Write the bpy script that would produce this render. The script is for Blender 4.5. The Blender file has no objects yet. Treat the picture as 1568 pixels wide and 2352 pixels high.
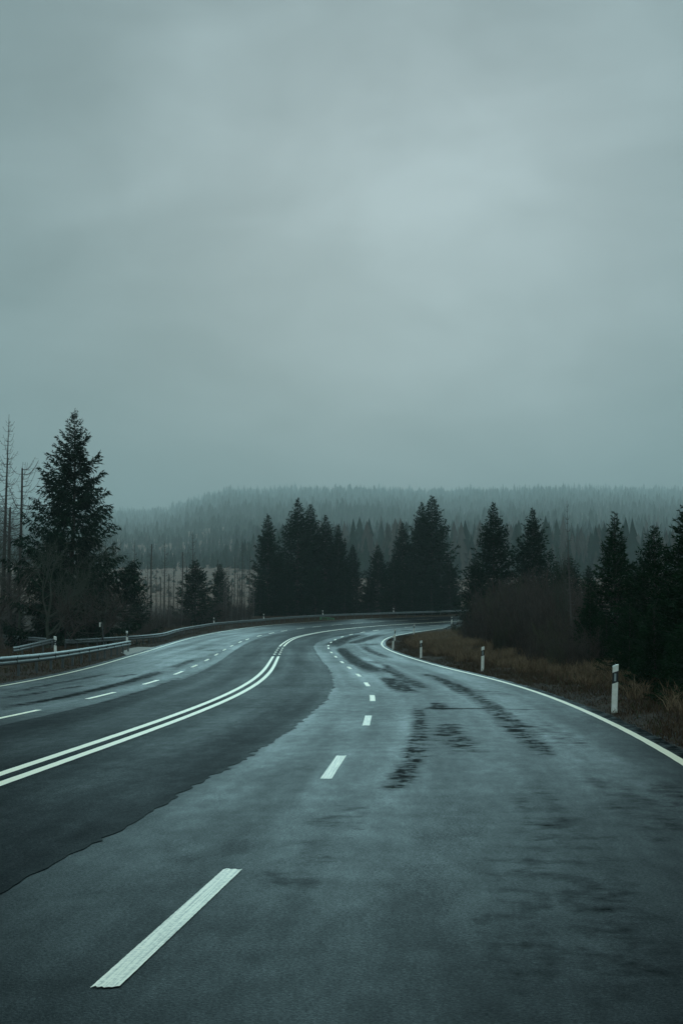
import bpy, math, random
import numpy as np
from mathutils import Vector, Matrix

random.seed(7)
rs = np.random.RandomState(11)
scene = bpy.context.scene
COL = scene.collection
rad = math.radians

# ------------------------------------------------------------------ camera model
W0, H0, F0 = 1568.0, 2352.0, 3267.0          # photograph measured on a 1568 x 2352 grid, 50 mm lens
CAM_H = 1.6
PITCH = math.atan(275.0 / F0)
cam_d = bpy.data.cameras.new("camera")
cam_d.sensor_fit = 'VERTICAL'; cam_d.sensor_height = 36.0
cam_d.lens = 36.0 * F0 / H0
cam_d.clip_start = 0.1; cam_d.clip_end = 30000
cam = bpy.data.objects.new("camera", cam_d); COL.objects.link(cam)
cam.location = (0, 0, CAM_H); cam.rotation_euler = (rad(90) + PITCH, 0, 0)
scene.camera = cam
cp, sp = math.cos(PITCH), math.sin(PITCH)

def ray(px, py):
    a = (px - W0 / 2) / F0; b = (H0 / 2 - py) / F0
    return np.array([a, cp - b * sp, sp + b * cp])

# ------------------------------------------------------------------ terrain profile
def smooth(a, b, x):
    t = np.clip((np.asarray(x, float) - a) / (b - a), 0, 1)
    return t * t * (3 - 2 * t)

def Hroad(Y):
    Y = np.asarray(Y, float)
    q = 1.25e-4 * np.clip(Y - 45, 0, 205) ** 2
    return q + np.clip(Y - 250, 0, None) * 0.05

def ground_pt(px, py, dz=0.0):
    r = ray(px, py)
    lo, hi = 3.0, 420.0
    f = lambda y: CAM_H + r[2] / r[1] * y - float(Hroad(y)) - dz
    # f decreases from camera height; find first sign change
    ys = np.linspace(lo, hi, 1600)
    v = CAM_H + r[2] / r[1] * ys - Hroad(ys) - dz
    k = np.argmax(v <= 0) if (v <= 0).any() else len(ys) - 1
    if k == 0: return np.array([r[0] / r[1] * lo, lo])
    a, b = ys[k - 1], ys[k]
    for _ in range(40):
        m = (a + b) / 2
        if f(m) > 0: a = m
        else: b = m
    return np.array([r[0] / r[1] * a, a])

def gpts(L, dz=0.0): return np.array([ground_pt(x, y, dz) for x, y in L])

def resample(P, step):
    P = np.asarray(P, float)
    d = np.r_[0, np.cumsum(np.linalg.norm(np.diff(P, axis=0), axis=1))]
    n = max(2, int(round(d[-1] / step)) + 1)
    t = np.linspace(0, d[-1], n)
    return np.stack([np.interp(t, d, P[:, i]) for i in range(P.shape[1])], 1)

def smooth_curve(P, sigma, step=0.5):
    Q = resample(P, step)
    n = int(3 * sigma / step)
    a = Q[0] + (Q[0] - Q[min(8, len(Q) - 1)]) / 8.0 * np.arange(n, 0, -1)[:, None] if len(Q) > 8 else np.repeat(Q[:1], n, 0)
    b = Q[-1] + (Q[-1] - Q[-min(8, len(Q))]) / 7.0 * np.arange(1, n + 1)[:, None] if len(Q) > 8 else np.repeat(Q[-1:], n, 0)
    E = np.vstack([a, Q, b])
    k = np.exp(-0.5 * (np.arange(-n, n + 1) * step / sigma) ** 2); k /= k.sum()
    return np.stack([np.convolve(E[:, i], k, 'valid') for i in range(Q.shape[1])], 1)

# ------------------------------------------------------------------ road curves, measured
centre_px = [(0, 1788), (374, 1665), (517, 1609), (581, 1573), (614, 1543), (633, 1508), (647, 1482), (674, 1464),
             (736.5, 1451), (809.7, 1442), (882.9, 1435.8), (1022, 1428.5)]
right_px = [(1568, 1741), (1530, 1722), (1370.5, 1647), (1266, 1602), (1161.7, 1568), (1092, 1550), (1025, 1535), (956, 1515),
            (901, 1497), (877.4, 1484), (875.6, 1476.8), (886.6, 1467), (912.2, 1459), (956, 1452), (989, 1447.5)]
left_px = [(0, 1577), (164.8, 1544.4), (296.6, 1508), (379, 1483.4), (461.4, 1461), (545.5, 1445.7), (649.8, 1433.5),
           (754.2, 1425.5), (858.5, 1420.3), (1053, 1414.4)]
Cw = np.vstack([[(-5.9, -24), (-5.1, -8), (-4.5, 2)], gpts(centre_px)])
C = smooth_curve(Cw, 6.0)
# carry the bend on past the last traced point
hd = C[-1] - C[-12]; ang = math.atan2(hd[0], hd[1])
ext = [C[-1]]
for i in range(150):
    ang += 0.5 / 125.0
    ext.append(ext[-1] + 0.5 * np.array([math.sin(ang), math.cos(ang)]))
C = np.vstack([C, ext[1:]])
C = resample(smooth_curve(C, 4.0), 0.5)
S = np.r_[0, np.cumsum(np.linalg.norm(np.diff(C, axis=0), axis=1))]
Tn = np.gradient(C, axis=0); Tn /= np.linalg.norm(Tn, axis=1)[:, None]
Nr = np.stack([Tn[:, 1], -Tn[:, 0]], 1)       # to the right of travel

def to_st(P):
    P = np.asarray(P, float).reshape(-1, 2)
    s = np.empty(len(P)); t = np.empty(len(P))
    for i in range(0, len(P), 4000):
        Q = P[i:i + 4000]
        d2 = (Q[:, None, 0] - C[None, :, 0]) ** 2 + (Q[:, None, 1] - C[None, :, 1]) ** 2
        k = d2.argmin(1)
        v = Q - C[k]
        s[i:i + 4000] = S[k] + (v * Tn[k]).sum(1)
        t[i:i + 4000] = (v * Nr[k]).sum(1)
    return s, t

def from_st(s, t):
    s = np.asarray(s, float); t = np.asarray(t, float)
    x = np.interp(s, S, C[:, 0]) + t * np.interp(s, S, Nr[:, 0])
    y = np.interp(s, S, C[:, 1]) + t * np.interp(s, S, Nr[:, 1])
    return x, y

def lateral(P, sig):
    s, t = to_st(P)
    o = np.argsort(s); s, t = s[o], t[o]
    g = np.arange(0, S[-1], 0.5)
    v = np.interp(g, s, t)
    n = int(3 * sig / 0.5); k = np.exp(-0.5 * (np.arange(-n, n + 1) * 0.5 / sig) ** 2); k /= k.sum()
    e = np.r_[np.full(n, v[0]), v, np.full(n, v[-1])]
    v = np.convolve(e, k, 'valid')
    return lambda q: np.interp(q, g, v)

tR = lateral(np.vstack([[(2.2, -6), (2.7, 3), (3.4, 10)], gpts(right_px)]), 5.0)
tL = lateral(np.vstack([[(-11.9, 0), (-11.2, 12), (-10.6, 22)], gpts(left_px)]), 5.0)
dash_r_px = [(390, 2130), (768, 1762), (844, 1655), (855.5, 1603.5), (842, 1572), (823, 1551), (802, 1534), (785, 1521),
             (771, 1508.7), (760.6, 1498.8), (754, 1489), (753.3, 1483), (759.5, 1475.7), (770, 1469.5), (786, 1463),
             (806, 1457.5), (831.7, 1452.3), (862.8, 1448), (935, 1440.5), (1000, 1437)]
dash_l_px = [(34, 1643.8), (235, 1598), (348, 1567.4), (411, 1546), (447, 1530.3), (476, 1516.2), (497, 1503.7), (515.5, 1492.8),
             (532.5, 1483.7), (551, 1475), (569, 1468.6), (596.7, 1460.5), (624, 1454.3), (653, 1449), (690, 1443.6), (729, 1439.2), (773, 1435),
             (818, 1431.5), (866, 1428.3), (918, 1425.3), (975, 1422.6)]
tDR = lateral(gpts(dash_r_px), 4.0)
tDL = lateral(np.vstack([[(-8.0, 0)], gpts(dash_l_px)]), 5.0)
over_r_px = [(0, 2055), (359, 1857), (600, 1721.4), (682, 1666), (721, 1631), (748, 1608), (762, 1583), (764, 1562), (752, 1532), (736, 1515), (722, 1491), (720, 1484),
             (729, 1475), (773, 1462), (828, 1453.5), (880, 1446)]
tOR = lateral(np.vstack([[(-4.0, -6)], gpts(over_r_px)]), 1.2)
over_l_px = [(0, 1666), (79, 1651.5), (198, 1623.5), (290, 1598), (395.5, 1562.6)]
_ol = lateral(gpts(over_l_px), 5.0)
tOL = lambda q: np.where(np.asarray(q) < to_st(gpts([over_l_px[-1]]))[0][0], _ol(q), tDL(q) + 0.75)

# ------------------------------------------------------------------ terrain height
def vnoise(x, y, seed=0):
    def h(i, j):
        n = (i * 374761393 + j * 668265263 + seed * 974634777) & 0x7fffffff
        n = ((n ^ (n >> 13)) * 1274126177) & 0x7fffffff
        return ((n ^ (n >> 16)) & 0xffff) / 65535.0
    xi = np.floor(x).astype(np.int64); yi = np.floor(y).astype(np.int64)
    u = x - xi; v = y - yi; u = u * u * (3 - 2 * u); v = v * v * (3 - 2 * v)
    return (h(xi, yi) * (1 - u) + h(xi + 1, yi) * u) * (1 - v) + (h(xi, yi + 1) * (1 - u) + h(xi + 1, yi + 1) * u) * v

def hill_start(az):
    return 1100 - 250 * smooth(-.115, .02, az)
def hill(x, Y):
    """height of the far slope"""
    az = x / np.maximum(Y, 1.0)
    ys = hill_start(az)
    yr = 8500 + 900 * (vnoise(az * 14 + 40, az * 0 + 3, 5) - .5)   # ridge distance
    D_ = np.array([700, 850, 1100, 1500, 2000, 3000, 4000, 6000, 8500, 9200])
    eR = np.array([.0381, .0440, .0505, .0600, .0675, .0775, .0835, .0905, .0950, .0860])
    eL = np.array([.0381, .0425, .0485, .0545, .0585, .0635, .0680, .0745, .0790, .0720])
    k = smooth(-.140, -.070, az)
    Yc = Y / (yr / 8500)
    z = 1.6 + (np.interp(Yc, D_, eL) * (1 - k) + np.interp(Yc, D_, eR) * k) * np.minimum(Y, 9300)
    z = z + (vnoise(x / 300 + 9, Y / 300, 2) - .5) * 34 * smooth(ys, ys + 1200, Y) + (28.3 - 1.6 - .0381 * 700)
    return np.where(Y > 700, z, 0)

def base_h(x, Y):
    x = np.asarray(x, float); Y = np.asarray(Y, float)
    near = Hroad(np.minimum(Y, 700))
    off = 28.5 - (5.253 + 450 * 0.05)
    return np.where(Y > 700, hill(x, Y) - 0.0, near + smooth(480, 700, Y) * (28.3 - float(Hroad(700))))

def T(x, y):
    x = np.atleast_1d(np.asarray(x, float)); y = np.atleast_1d(np.asarray(y, float))
    z = base_h(x, y)
    nearm = (y < 330) & (y > -60) & (np.abs(x) < 140)
    if nearm.any():
        xs, ys = x[nearm], y[nearm]
        s, t = to_st(np.stack([xs, ys], 1))
        out = np.maximum(t - (tR(s) + 0.32), (tL(s) - 0.5) - t)
        bump = (vnoise(xs / 1.3, ys / 1.3, 1) - .5) * 0.16 + (vnoise(xs / 5, ys / 5, 4) - .5) * 0.3
        zz = np.where(out < 0, -0.05 - 0.22 * smooth(0, 0.9, -out), -0.05 + 0.07 * smooth(0, 1.0, out))
        zz = zz + bump * smooth(0.9, 3.2, out)
        # bank rising a little on the inside of the bend
        zz = zz + np.where(t > 0, 0.55 * smooth(2.5, 9.0, out), 0)
        z[nearm] += zz
    return z

def T1(x, y): return float(T(x, y)[0])

# ------------------------------------------------------------------ mesh helpers
def mesh_np(name, V, F, mat=None, parent=None, smooth_sh=False):
    """V (n,3); F list of int arrays, each (m,k)"""
    if not isinstance(F, (list, tuple)): F = [F]
    me = bpy.data.meshes.new(name)
    V = np.ascontiguousarray(V, dtype=np.float32)
    me.vertices.add(len(V)); me.vertices.foreach_set('co', V.ravel())
    F = [np.asarray(f, np.int32) for f in F if len(f)]
    li = np.concatenate([f.ravel() for f in F])
    tot = np.concatenate([np.full(len(f), f.shape[1], np.int32) for f in F])
    st = np.r_[0, np.cumsum(tot)[:-1]].astype(np.int32)
    me.loops.add(len(li)); me.loops.foreach_set('vertex_index', li)
    me.polygons.add(len(tot)); me.polygons.foreach_set('loop_start', st); me.polygons.foreach_set('loop_total', tot)
    me.polygons.foreach_set('use_smooth', np.full(len(tot), smooth_sh))
    me.update(calc_edges=True); me.validate()
    if mat: me.materials.append(mat)
    o = bpy.data.objects.new(name, me); COL.objects.link(o)
    if parent: o.parent = parent
    return o

class MB:
    def __init__(s): s.v = []; s.f = {}; s.n = 0
    def add(s, V, F):
        V = np.asarray(V, float); F = np.asarray(F, int)
        s.v.append(V); s.f.setdefault(F.shape[1], []).append(F + s.n); s.n += len(V)
    def box(s, c, d, R=None):
        x, y, z = d[0] / 2, d[1] / 2, d[2] / 2
        V = np.array([(-x, -y, -z), (x, -y, -z), (x, y, -z), (-x, y, -z), (-x, -y, z), (x, -y, z), (x, y, z), (-x, y, z)])
        if R is not None: V = V @ np.asarray(R).T
        s.add(V + np.asarray(c), [(0, 3, 2, 1), (4, 5, 6, 7), (0, 1, 5, 4), (1, 2, 6, 5), (2, 3, 7, 6), (3, 0, 4, 7)])
    def tube(s, P, r, k=4):
        P = np.asarray(P, float); n = len(P); r = np.broadcast_to(r, (n,))
        d = np.gradient(P, axis=0); d /= np.maximum(np.linalg.norm(d, axis=1), 1e-9)[:, None]
        ref = np.array([0.31, 0.87, 0.38]) if abs(d[0] @ np.array([0.31, 0.87, 0.38])) < .93 else np.array([1., 0, 0])
        u = np.cross(d, ref); u /= np.maximum(np.linalg.norm(u, axis=1), 1e-9)[:, None]
        w = np.cross(d, u)
        a = np.arange(k) * 2 * math.pi / k
        V = (P[:, None] + r[:, None, None] * (np.cos(a)[None, :, None] * u[:, None] + np.sin(a)[None, :, None] * w[:, None])).reshape(-1, 3)
        i = np.arange(n - 1)[:, None] * k; j = np.arange(k)[None]; j2 = (j + 1) % k
        F = np.stack([i + j, i + j2, i + k + j2, i + k + j], -1).reshape(-1, 4)
        s.add(V, F)
        return s
    def prism(s, poly, z0, z1, dz0=None, dz1=None):
        """vertical prism of a 2-D outline; dz give per-vertex slants"""
        poly = np.asarray(poly, float); n = len(poly)
        a = np.c_[poly, np.full(n, z0) + (0 if dz0 is None else dz0)]
        b = np.c_[poly, np.full(n, z1) + (0 if dz1 is None else dz1)]
        i = np.arange(n); j = (i + 1) % n
        s.add(np.vstack([a, b]), np.stack([i, j, j + n, i + n], 1))
        s.add(b, [list(range(n))]); s.add(a, [list(range(n))[::-1]])
    def build(s, name, mat, parent=None, sm=False):
        return mesh_np(name, np.vstack(s.v), [np.vstack(f) for f in s.f.values()], mat, parent, sm)

def thing(name, label, cat, loc, rz=0, group=None):
    o = bpy.data.objects.new(name, None); COL.objects.link(o)
    o.location = loc; o.rotation_euler = (0, 0, rz)
    o['label'] = label; o['category'] = cat
    if group: o['group'] = group
    return o
def tag(o, label=None, cat=None, group=None, kind=None):
    if label: o['label'] = label
    if cat: o['category'] = cat
    if group: o['group'] = group
    if kind: o['kind'] = kind
    return o

# ------------------------------------------------------------------ materials
def new_mat(name):
    m = bpy.data.materials.new(name); m.use_nodes = True
    nt = m.node_tree; b = nt.nodes['Principled BSDF']
    return m, nt, b
def N(nt, t, **kw):
    n = nt.nodes.new(t)
    for k, v in kw.items():
        if k.startswith('i_'): n.inputs[int(k[2:]) if k[2:].isdigit() else k[2:]].default_value = v
        else: setattr(n, k, v)
    return n
def ramp(nt, fac, stops, interp='LINEAR'):
    r = nt.nodes.new('ShaderNodeValToRGB'); r.color_ramp.interpolation = interp
    e = r.color_ramp.elements
    while len(e) > 1: e.remove(e[0])
    e[0].position, e[0].color = stops[0][0], (*stops[0][1], 1) if len(stops[0][1]) == 3 else stops[0][1]
    for p, c in stops[1:]:
        x = e.new(p); x.color = (*c, 1) if len(c) == 3 else c
    nt.links.new(fac, r.inputs[0]); return r.outputs[0]
def noise(nt, vec, scale, detail=3, rough=.55, dist=0.0):
    n = nt.nodes.new('ShaderNodeTexNoise'); n.inputs['Scale'].default_value = scale
    n.inputs['Detail'].default_value = detail; n.inputs['Roughness'].default_value = rough; n.inputs['Distortion'].default_value = dist
    if vec is not None: nt.links.new(vec, n.inputs['Vector'])
    return n.outputs['Fac']
def math_n(nt, op, a, b=None, clamp=False):
    n = nt.nodes.new('ShaderNodeMath'); n.operation = op; n.use_clamp = clamp
    for i, v in enumerate((a, b)):
        if v is None: continue
        if isinstance(v, (int, float)): n.inputs[i].default_value = v
        else: nt.links.new(v, n.inputs[i])
    return n.outputs[0]
def mixc(nt, fac, a, b, mode='MIX'):
    n = nt.nodes.new('ShaderNodeMix'); n.data_type = 'RGBA'; n.blend_type = mode
    for sock, v in ((n.inputs['Factor'], fac), (n.inputs[6], a), (n.inputs[7], b)):
        if isinstance(v, (int, float)): sock.default_value = v
        elif isinstance(v, tuple): sock.default_value = (*v, 1) if len(v) == 3 else v
        else: nt.links.new(v, sock)
    return n.outputs[2]
def mapr(nt, v, a, b, c, d):
    n = nt.nodes.new('ShaderNodeMapRange'); n.clamp = True
    nt.links.new(v, n.inputs[0])
    for i, k in enumerate((a, b, c, d)): n.inputs[i + 1].default_value = k
    return n.outputs[0]
def bump(nt, b, h, strength, dist=0.02):
    n = nt.nodes.new('ShaderNodeBump'); n.inputs['Distance'].default_value = dist
    if isinstance(strength, (int, float)): n.inputs['Strength'].default_value = strength
    else: nt.links.new(strength, n.inputs['Strength'])
    nt.links.new(h, n.inputs['Height']); nt.links.new(n.outputs[0], b.inputs['Normal'])

def asphalt(name, c0, c1, rough0, rough1, tint_dark, wetbias, spec=.32, sheen=.5):
    m, nt, b = new_mat(name); L = nt.links
    geo = N(nt, 'ShaderNodeNewGeometry').outputs['Position']
    uv = N(nt, 'ShaderNodeUVMap').outputs[0]
    wet = N(nt, 'ShaderNodeAttribute', attribute_name='wet').outputs['Fac']
    mp = N(nt, 'ShaderNodeMapping'); mp.inputs['Scale'].default_value = (2.4, 0.30, 1); L.new(uv, mp.inputs[0])
    mp2 = N(nt, 'ShaderNodeMapping'); mp2.inputs['Scale'].default_value = (1.0, 2.6, 1); L.new(uv, mp2.inputs[0])
    fine = noise(nt, geo, 70, 4, .7)
    grit = noise(nt, geo, 42, 3, .7)
    mott = noise(nt, geo, 1.7, 5, .65)
    big = noise(nt, geo, 0.22, 3, .5)
    streak = noise(nt, mp.outputs[0], 1.6, 4, .6)
    mp5 = N(nt, 'ShaderNodeMapping'); mp5.inputs['Scale'].default_value = (3.4, 2.6, 1); L.new(uv, mp5.inputs[0])
    ragged = math_n(nt, 'ADD', math_n(nt, 'MULTIPLY', noise(nt, mp5.outputs[0], 1.0, 5, .7), .78), math_n(nt, 'MULTIPLY', noise(nt, geo, 6.0, 5, .75), .22))
    mp3 = N(nt, 'ShaderNodeMapping'); mp3.inputs['Scale'].default_value = (.85, .025, 1); L.new(uv, mp3.inputs[0])
    lanes = noise(nt, mp3.outputs[0], 1.3, 2, .5)
    mp4 = N(nt, 'ShaderNodeMapping'); mp4.inputs['Scale'].default_value = (5.5, 1.5, 1); L.new(uv, mp4.inputs[0])
    blot = noise(nt, mp4.outputs[0], 1.0, 5, .75)
    # wet = film of water where it has not dried; the edges break up across the grain
    w = math_n(nt, 'ADD', math_n(nt, 'MULTIPLY', wet, mapr(nt, ragged, .34, .64, .34, 1.30)), mapr(nt, ragged, .3, .7, -.07, .12))
    w = math_n(nt, 'ADD', w, mapr(nt, mott, .3, .7, -.16, .16))
    w = mapr(nt, w, .34 - wetbias, .78 - wetbias, 0, 1)
    col = mixc(nt, mapr(nt, mott, .3, .7, 0, 1), c0, c1)
    col = mixc(nt, mapr(nt, streak, .35, .75, 0, .45), col, tint_dark)
    col = mixc(nt, mapr(nt, fine, .35, .7, .0, .55), col, tuple(x * .45 for x in c0))
    col = mixc(nt, w, col, tuple(x * .22 for x in c0))
    L.new(col, b.inputs['Base Color'])
    r = mapr(nt, math_n(nt, 'ADD', math_n(nt, 'MULTIPLY', mott, .55), math_n(nt, 'MULTIPLY', streak, .45)), .3, .7, rough0, rough1)
    r = math_n(nt, 'ADD', r, mapr(nt, big, .3, .7, -.03, .03))
    r = math_n(nt, 'ADD', r, mapr(nt, lanes, .35, .65, -.045, .055))
    r = math_n(nt, 'ADD', r, mapr(nt, blot, .35, .65, -.03, .045))
    r = math_n(nt, 'ADD', r, mapr(nt, grit, .35, .65, -.05, .07))
    rr = N(nt, 'ShaderNodeMix'); rr.data_type = 'FLOAT'
    L.new(w, rr.inputs['Factor']); L.new(r, rr.inputs[2]); rr.inputs[3].default_value = .50
    sl_ = N(nt, 'ShaderNodeMix'); sl_.data_type = 'FLOAT'; L.new(w, sl_.inputs['Factor']); L.new(math_n(nt, 'MULTIPLY', mapr(nt, fine, .36, .64, .40, 1.65), spec), sl_.inputs[2]); sl_.inputs[3].default_value = .0002; L.new(sl_.outputs[0], b.inputs['Specular IOR Level'])
    sh_ = N(nt, 'ShaderNodeMix'); sh_.data_type = 'FLOAT'; L.new(w, sh_.inputs['Factor']); sh_.inputs[2].default_value = sheen; sh_.inputs[3].default_value = 0.0; L.new(sh_.outputs[0], b.inputs['Sheen Weight'])
    b.inputs['Sheen Roughness'].default_value = .15; b.inputs['Sheen Tint'].default_value = (.66, .95, 1.0, 1)
    L.new(rr.outputs[0], b.inputs['Roughness'])
    h = fine
    bump(nt, b, h, mapr(nt, w, 0, 1, .55, .04), .006)
    return m
M_road = asphalt('old_asphalt', (.0065, .009, .010), (.0035, .005, .006), .40, .49, (.010, .012, .013), 0.0, .0070, 0.0)
M_over = asphalt('new_asphalt', (.004, .006, .0075), (.0025, .0035, .0045), .45, .53, (.004, .006, .007), -.05, .0022, 0.0)

def paint(name, col, worn):
    m, nt, b = new_mat(name); L = nt.links
    geo = N(nt, 'ShaderNodeNewGeometry').outputs['Position']
    uv = N(nt, 'ShaderNodeUVMap').outputs[0]
    mp = N(nt, 'ShaderNodeMapping'); mp.inputs['Scale'].default_value = (55, 0.7, 1); L.new(uv, mp.inputs[0])
    st = noise(nt, mp.outputs[0], 1.0, 3, .6)
    chips = noise(nt, geo, 38, 5, .75)
    k = math_n(nt, 'ADD', math_n(nt, 'MULTIPLY', st, .55), math_n(nt, 'MULTIPLY', chips, .45))
    c = mixc(nt, mapr(nt, k, .5 + .12 * (1 - worn), .68 + .12 * (1 - worn), 0, .75), col, (.10, .11, .11))
    L.new(c, b.inputs['Base Color'])
    b.inputs['Roughness'].default_value = .5; b.inputs['Specular IOR Level'].default_value = .06
    bump(nt, b, chips, .3, .006)
    return m
M_paint = paint('line_paint', (.93, .82, .62), .45)
M_paint_e = paint('edge_paint', (.74, .63, .44), .6)
M_paint_w = paint('line_paint_worn', (.93, .84, .68), 1.35)

def plain(name, col, rough=.6, metal=0.0, var=.35, scale=6, dark=None, bmp=0.0, spec=.5):
    m, nt, b = new_mat(name)
    tc = N(nt, 'ShaderNodeTexCoord').outputs['Object']
    n = noise(nt, tc, scale, 4, .65)
    d = dark or tuple(c * (1 - var) for c in col)
    nt.links.new(mixc(nt, mapr(nt, n, .3, .7, 0, 1), col, d), b.inputs['Base Color'])
    b.inputs['Roughness'].default_value = rough; b.inputs['Metallic'].default_value = metal
    if bmp: bump(nt, b, n, bmp, .03)
    return m
M_seam = plain('seam_bitumen', (.004, .005, .006), .6, spec=.003)
M_white = plain('white_plastic', (.90, .86, .80), .38, 0, .12, 9, dark=(.70, .66, .56))
M_black = plain('black_plastic', (.010, .011, .012), .35)
M_refl = plain('reflector', (.34, .38, .38), .2, 0, .3, 60)
M_lens = plain('reflector_dot', (.62, .64, .62), .2, 0, .2, 60)
M_steel = plain('galvanised_steel', (.20, .225, .225), .6, .15, .45, 2.2, bmp=.05, spec=.15)
M_steeld = plain('galvanised_post', (.09, .10, .10), .6, .2, .4, 3, spec=.15)
M_bark = plain('spruce_bark', (.055, .045, .037), .95, 0, .5, 9, bmp=.5, spec=.15)
M_deadw = plain('dead_wood', (.105, .088, .078), .95, 0, .4, 7, bmp=.4, spec=.15)
M_birch = plain('mossy_bark', (.055, .060, .048), .95, 0, .6, 4, dark=(.035, .045, .022), bmp=.4, spec=.15)
M_twig = plain('brown_twig', (.075, .050, .038), .9, 0, .5, 1.8, dark=(.018, .015, .011), spec=.15)
M_twigg = plain('green_twig', (.060, .062, .026), .9, 0, .5, 1.3, dark=(.036, .028, .020), spec=.15)
M_gravel = plain('pale_gravel', (.42, .40, .36), .9, 0, .5, 34, bmp=.6)
M_stone = plain('verge_stone', (.06, .062, .058), .6, 0, .6, 8)
M_green = plain('green_plastic', (.10, .38, .18), .45)

def needles(name, c0, c1, c2):
    m, nt, b = new_mat(name); L = nt.links
    tc = N(nt, 'ShaderNodeTexCoord').outputs['Object']
    oi = N(nt, 'ShaderNodeObjectInfo').outputs['Random']
    n = noise(nt, tc, 1.1, 4, .7); n2 = noise(nt, tc, 9, 2, .6)
    c = mixc(nt, mapr(nt, n, .35, .65, 0, 1), c0, c1)
    c = mixc(nt, mapr(nt, n2, .45, .75, 0, .7), c, c2)
    c = mixc(nt, math_n(nt, 'MULTIPLY', oi, .35), c, tuple(x * .55 for x in c0))
    L.new(c, b.inputs['Base Color'])
    b.inputs['Roughness'].default_value = .8; b.inputs['Specular IOR Level'].default_value = .04
    return m
M_need = needles('spruce_needles', (.006, .025, .0115), (.0035, .015, .0085), (.012, .038, .013))
M_needy = needles('young_spruce_needles', (.007, .030, .010), (.004, .016, .007), (.017, .054, .013))

def ground_mat():
    m, nt, b = new_mat('verge_ground'); L = nt.links
    geo = N(nt, 'ShaderNodeNewGeometry').outputs['Position']
    a = noise(nt, geo, .35, 5, .7); f = noise(nt, geo, 6, 5, .7); ff = noise(nt, geo, 40, 3, .7); hh = noise(nt, geo, .022, 6, .72, .6)
    near = ramp(nt, math_n(nt, 'ADD', math_n(nt, 'MULTIPLY', f, .6), math_n(nt, 'MULTIPLY', a, .4)),
                [(.30, (.016, .008, .004)), (.48, (.034, .017, .008)), (.60, (.058, .029, .014)), (.72, (.036, .024, .010))])
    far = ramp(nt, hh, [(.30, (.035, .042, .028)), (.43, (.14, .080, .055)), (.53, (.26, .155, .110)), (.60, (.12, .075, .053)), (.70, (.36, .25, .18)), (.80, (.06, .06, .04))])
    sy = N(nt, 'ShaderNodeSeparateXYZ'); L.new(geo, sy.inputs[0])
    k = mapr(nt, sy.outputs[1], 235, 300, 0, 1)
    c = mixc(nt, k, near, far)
    c = mixc(nt, mapr(nt, ff, .35, .7, 0, .5), c, (.012, .010, .007))
    L.new(c, b.inputs['Base Color']); b.inputs['Roughness'].default_value = .95; b.inputs['Specular IOR Level'].default_value = .1
    bump(nt, b, f, .8, .12)
    return m
M_ground = ground_mat()

def attr_mat(name, stops, rough=.9):
    m, nt, b = new_mat(name)
    a = N(nt, 'ShaderNodeAttribute', attribute_name='tint').outputs['Fac']
    nt.links.new(ramp(nt, a, stops), b.inputs['Base Color'])
    b.inputs['Roughness'].default_value = rough; b.inputs['Specular IOR Level'].default_value = .1
    return m
M_grass = attr_mat('dry_grass', [(0, (.040, .026, .017)), (.35, (.080, .048, .028)), (.75, (.27, .185, .115)), (.9, (.050, .054, .022)), (1, (.035, .055, .02))])
M_forest = attr_mat('far_forest', [(0, (.014, .032, .026)), (.6, (.024, .046, .034)), (.75, (.060, .055, .047)), (1, (.120, .108, .095))])

def set_attr(o, name, vals):
    a = o.data.attributes.new(name, 'FLOAT', 'POINT'); a.data.foreach_set('value', np.asarray(vals, np.float32))
def set_uv(o, uv):
    l = o.data.uv_layers.new(name='UVMap')
    idx = np.empty(len(o.data.loops), np.int32); o.data.loops.foreach_get('vertex_index', idx)
    l.data.foreach_set('uv', np.asarray(uv, np.float32)[idx].ravel())

# ------------------------------------------------------------------ terrain sheet
def axis(fine0, fine1, step, out0, out1, g):
    a = list(np.arange(fine0, fine1 + 1e-6, step))
    s = step
    while a[-1] < out1: s *= g; a.append(a[-1] + s)
    s = step; b = []
    x = fine0
    while x > out0: s *= g; x -= s; b.append(x)
    return np.array(b[::-1] + a)
gx = axis(-42, 42, .75, -5600, 5600, 1.13)
gy = axis(-14, 262, 1.0, -120, 11500, 1.06)
GX, GY = np.meshgrid(gx, gy)
V = np.c_[GX.ravel(), GY.ravel(), T(GX.ravel(), GY.ravel())]
i = np.arange(len(gy) - 1)[:, None] * len(gx); j = np.arange(len(gx) - 1)[None]
F = np.stack([i + j, i + j + 1, i + j + 1 + len(gx), i + j + len(gx)], -1).reshape(-1, 4)
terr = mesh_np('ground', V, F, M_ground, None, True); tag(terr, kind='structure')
ZMAX = V[:, 2].max()
XEXT, YEXT, YMIN = max(-gx[0], gx[-1]), gy[-1], gy[0]

# ------------------------------------------------------------------ road sheet with a water-film mask
def z6(L): return [((900 + .6378 * x) / 1.7417, (2400 + .6378 * y) / 1.7417) for x, y in L]
def z4(L): return [((1781 + .6059 * x) / 1.7417, (1900 + .6059 * y) / 1.7417) for x, y in L]
def zb(L): return [((1300 + .9126 * x) / 1.7417, (2900 + .9126 * y) / 1.7417) for x, y in L]
def z5(L): return [(x * .574 / 1.7417, (2400 + .574 * y) / 1.7417) for x, y in L]
def zq(L): return [((1250 + .2551 * x) / 1.7417, (2400 + .2551 * y) / 1.7417) for x, y in L]
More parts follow.
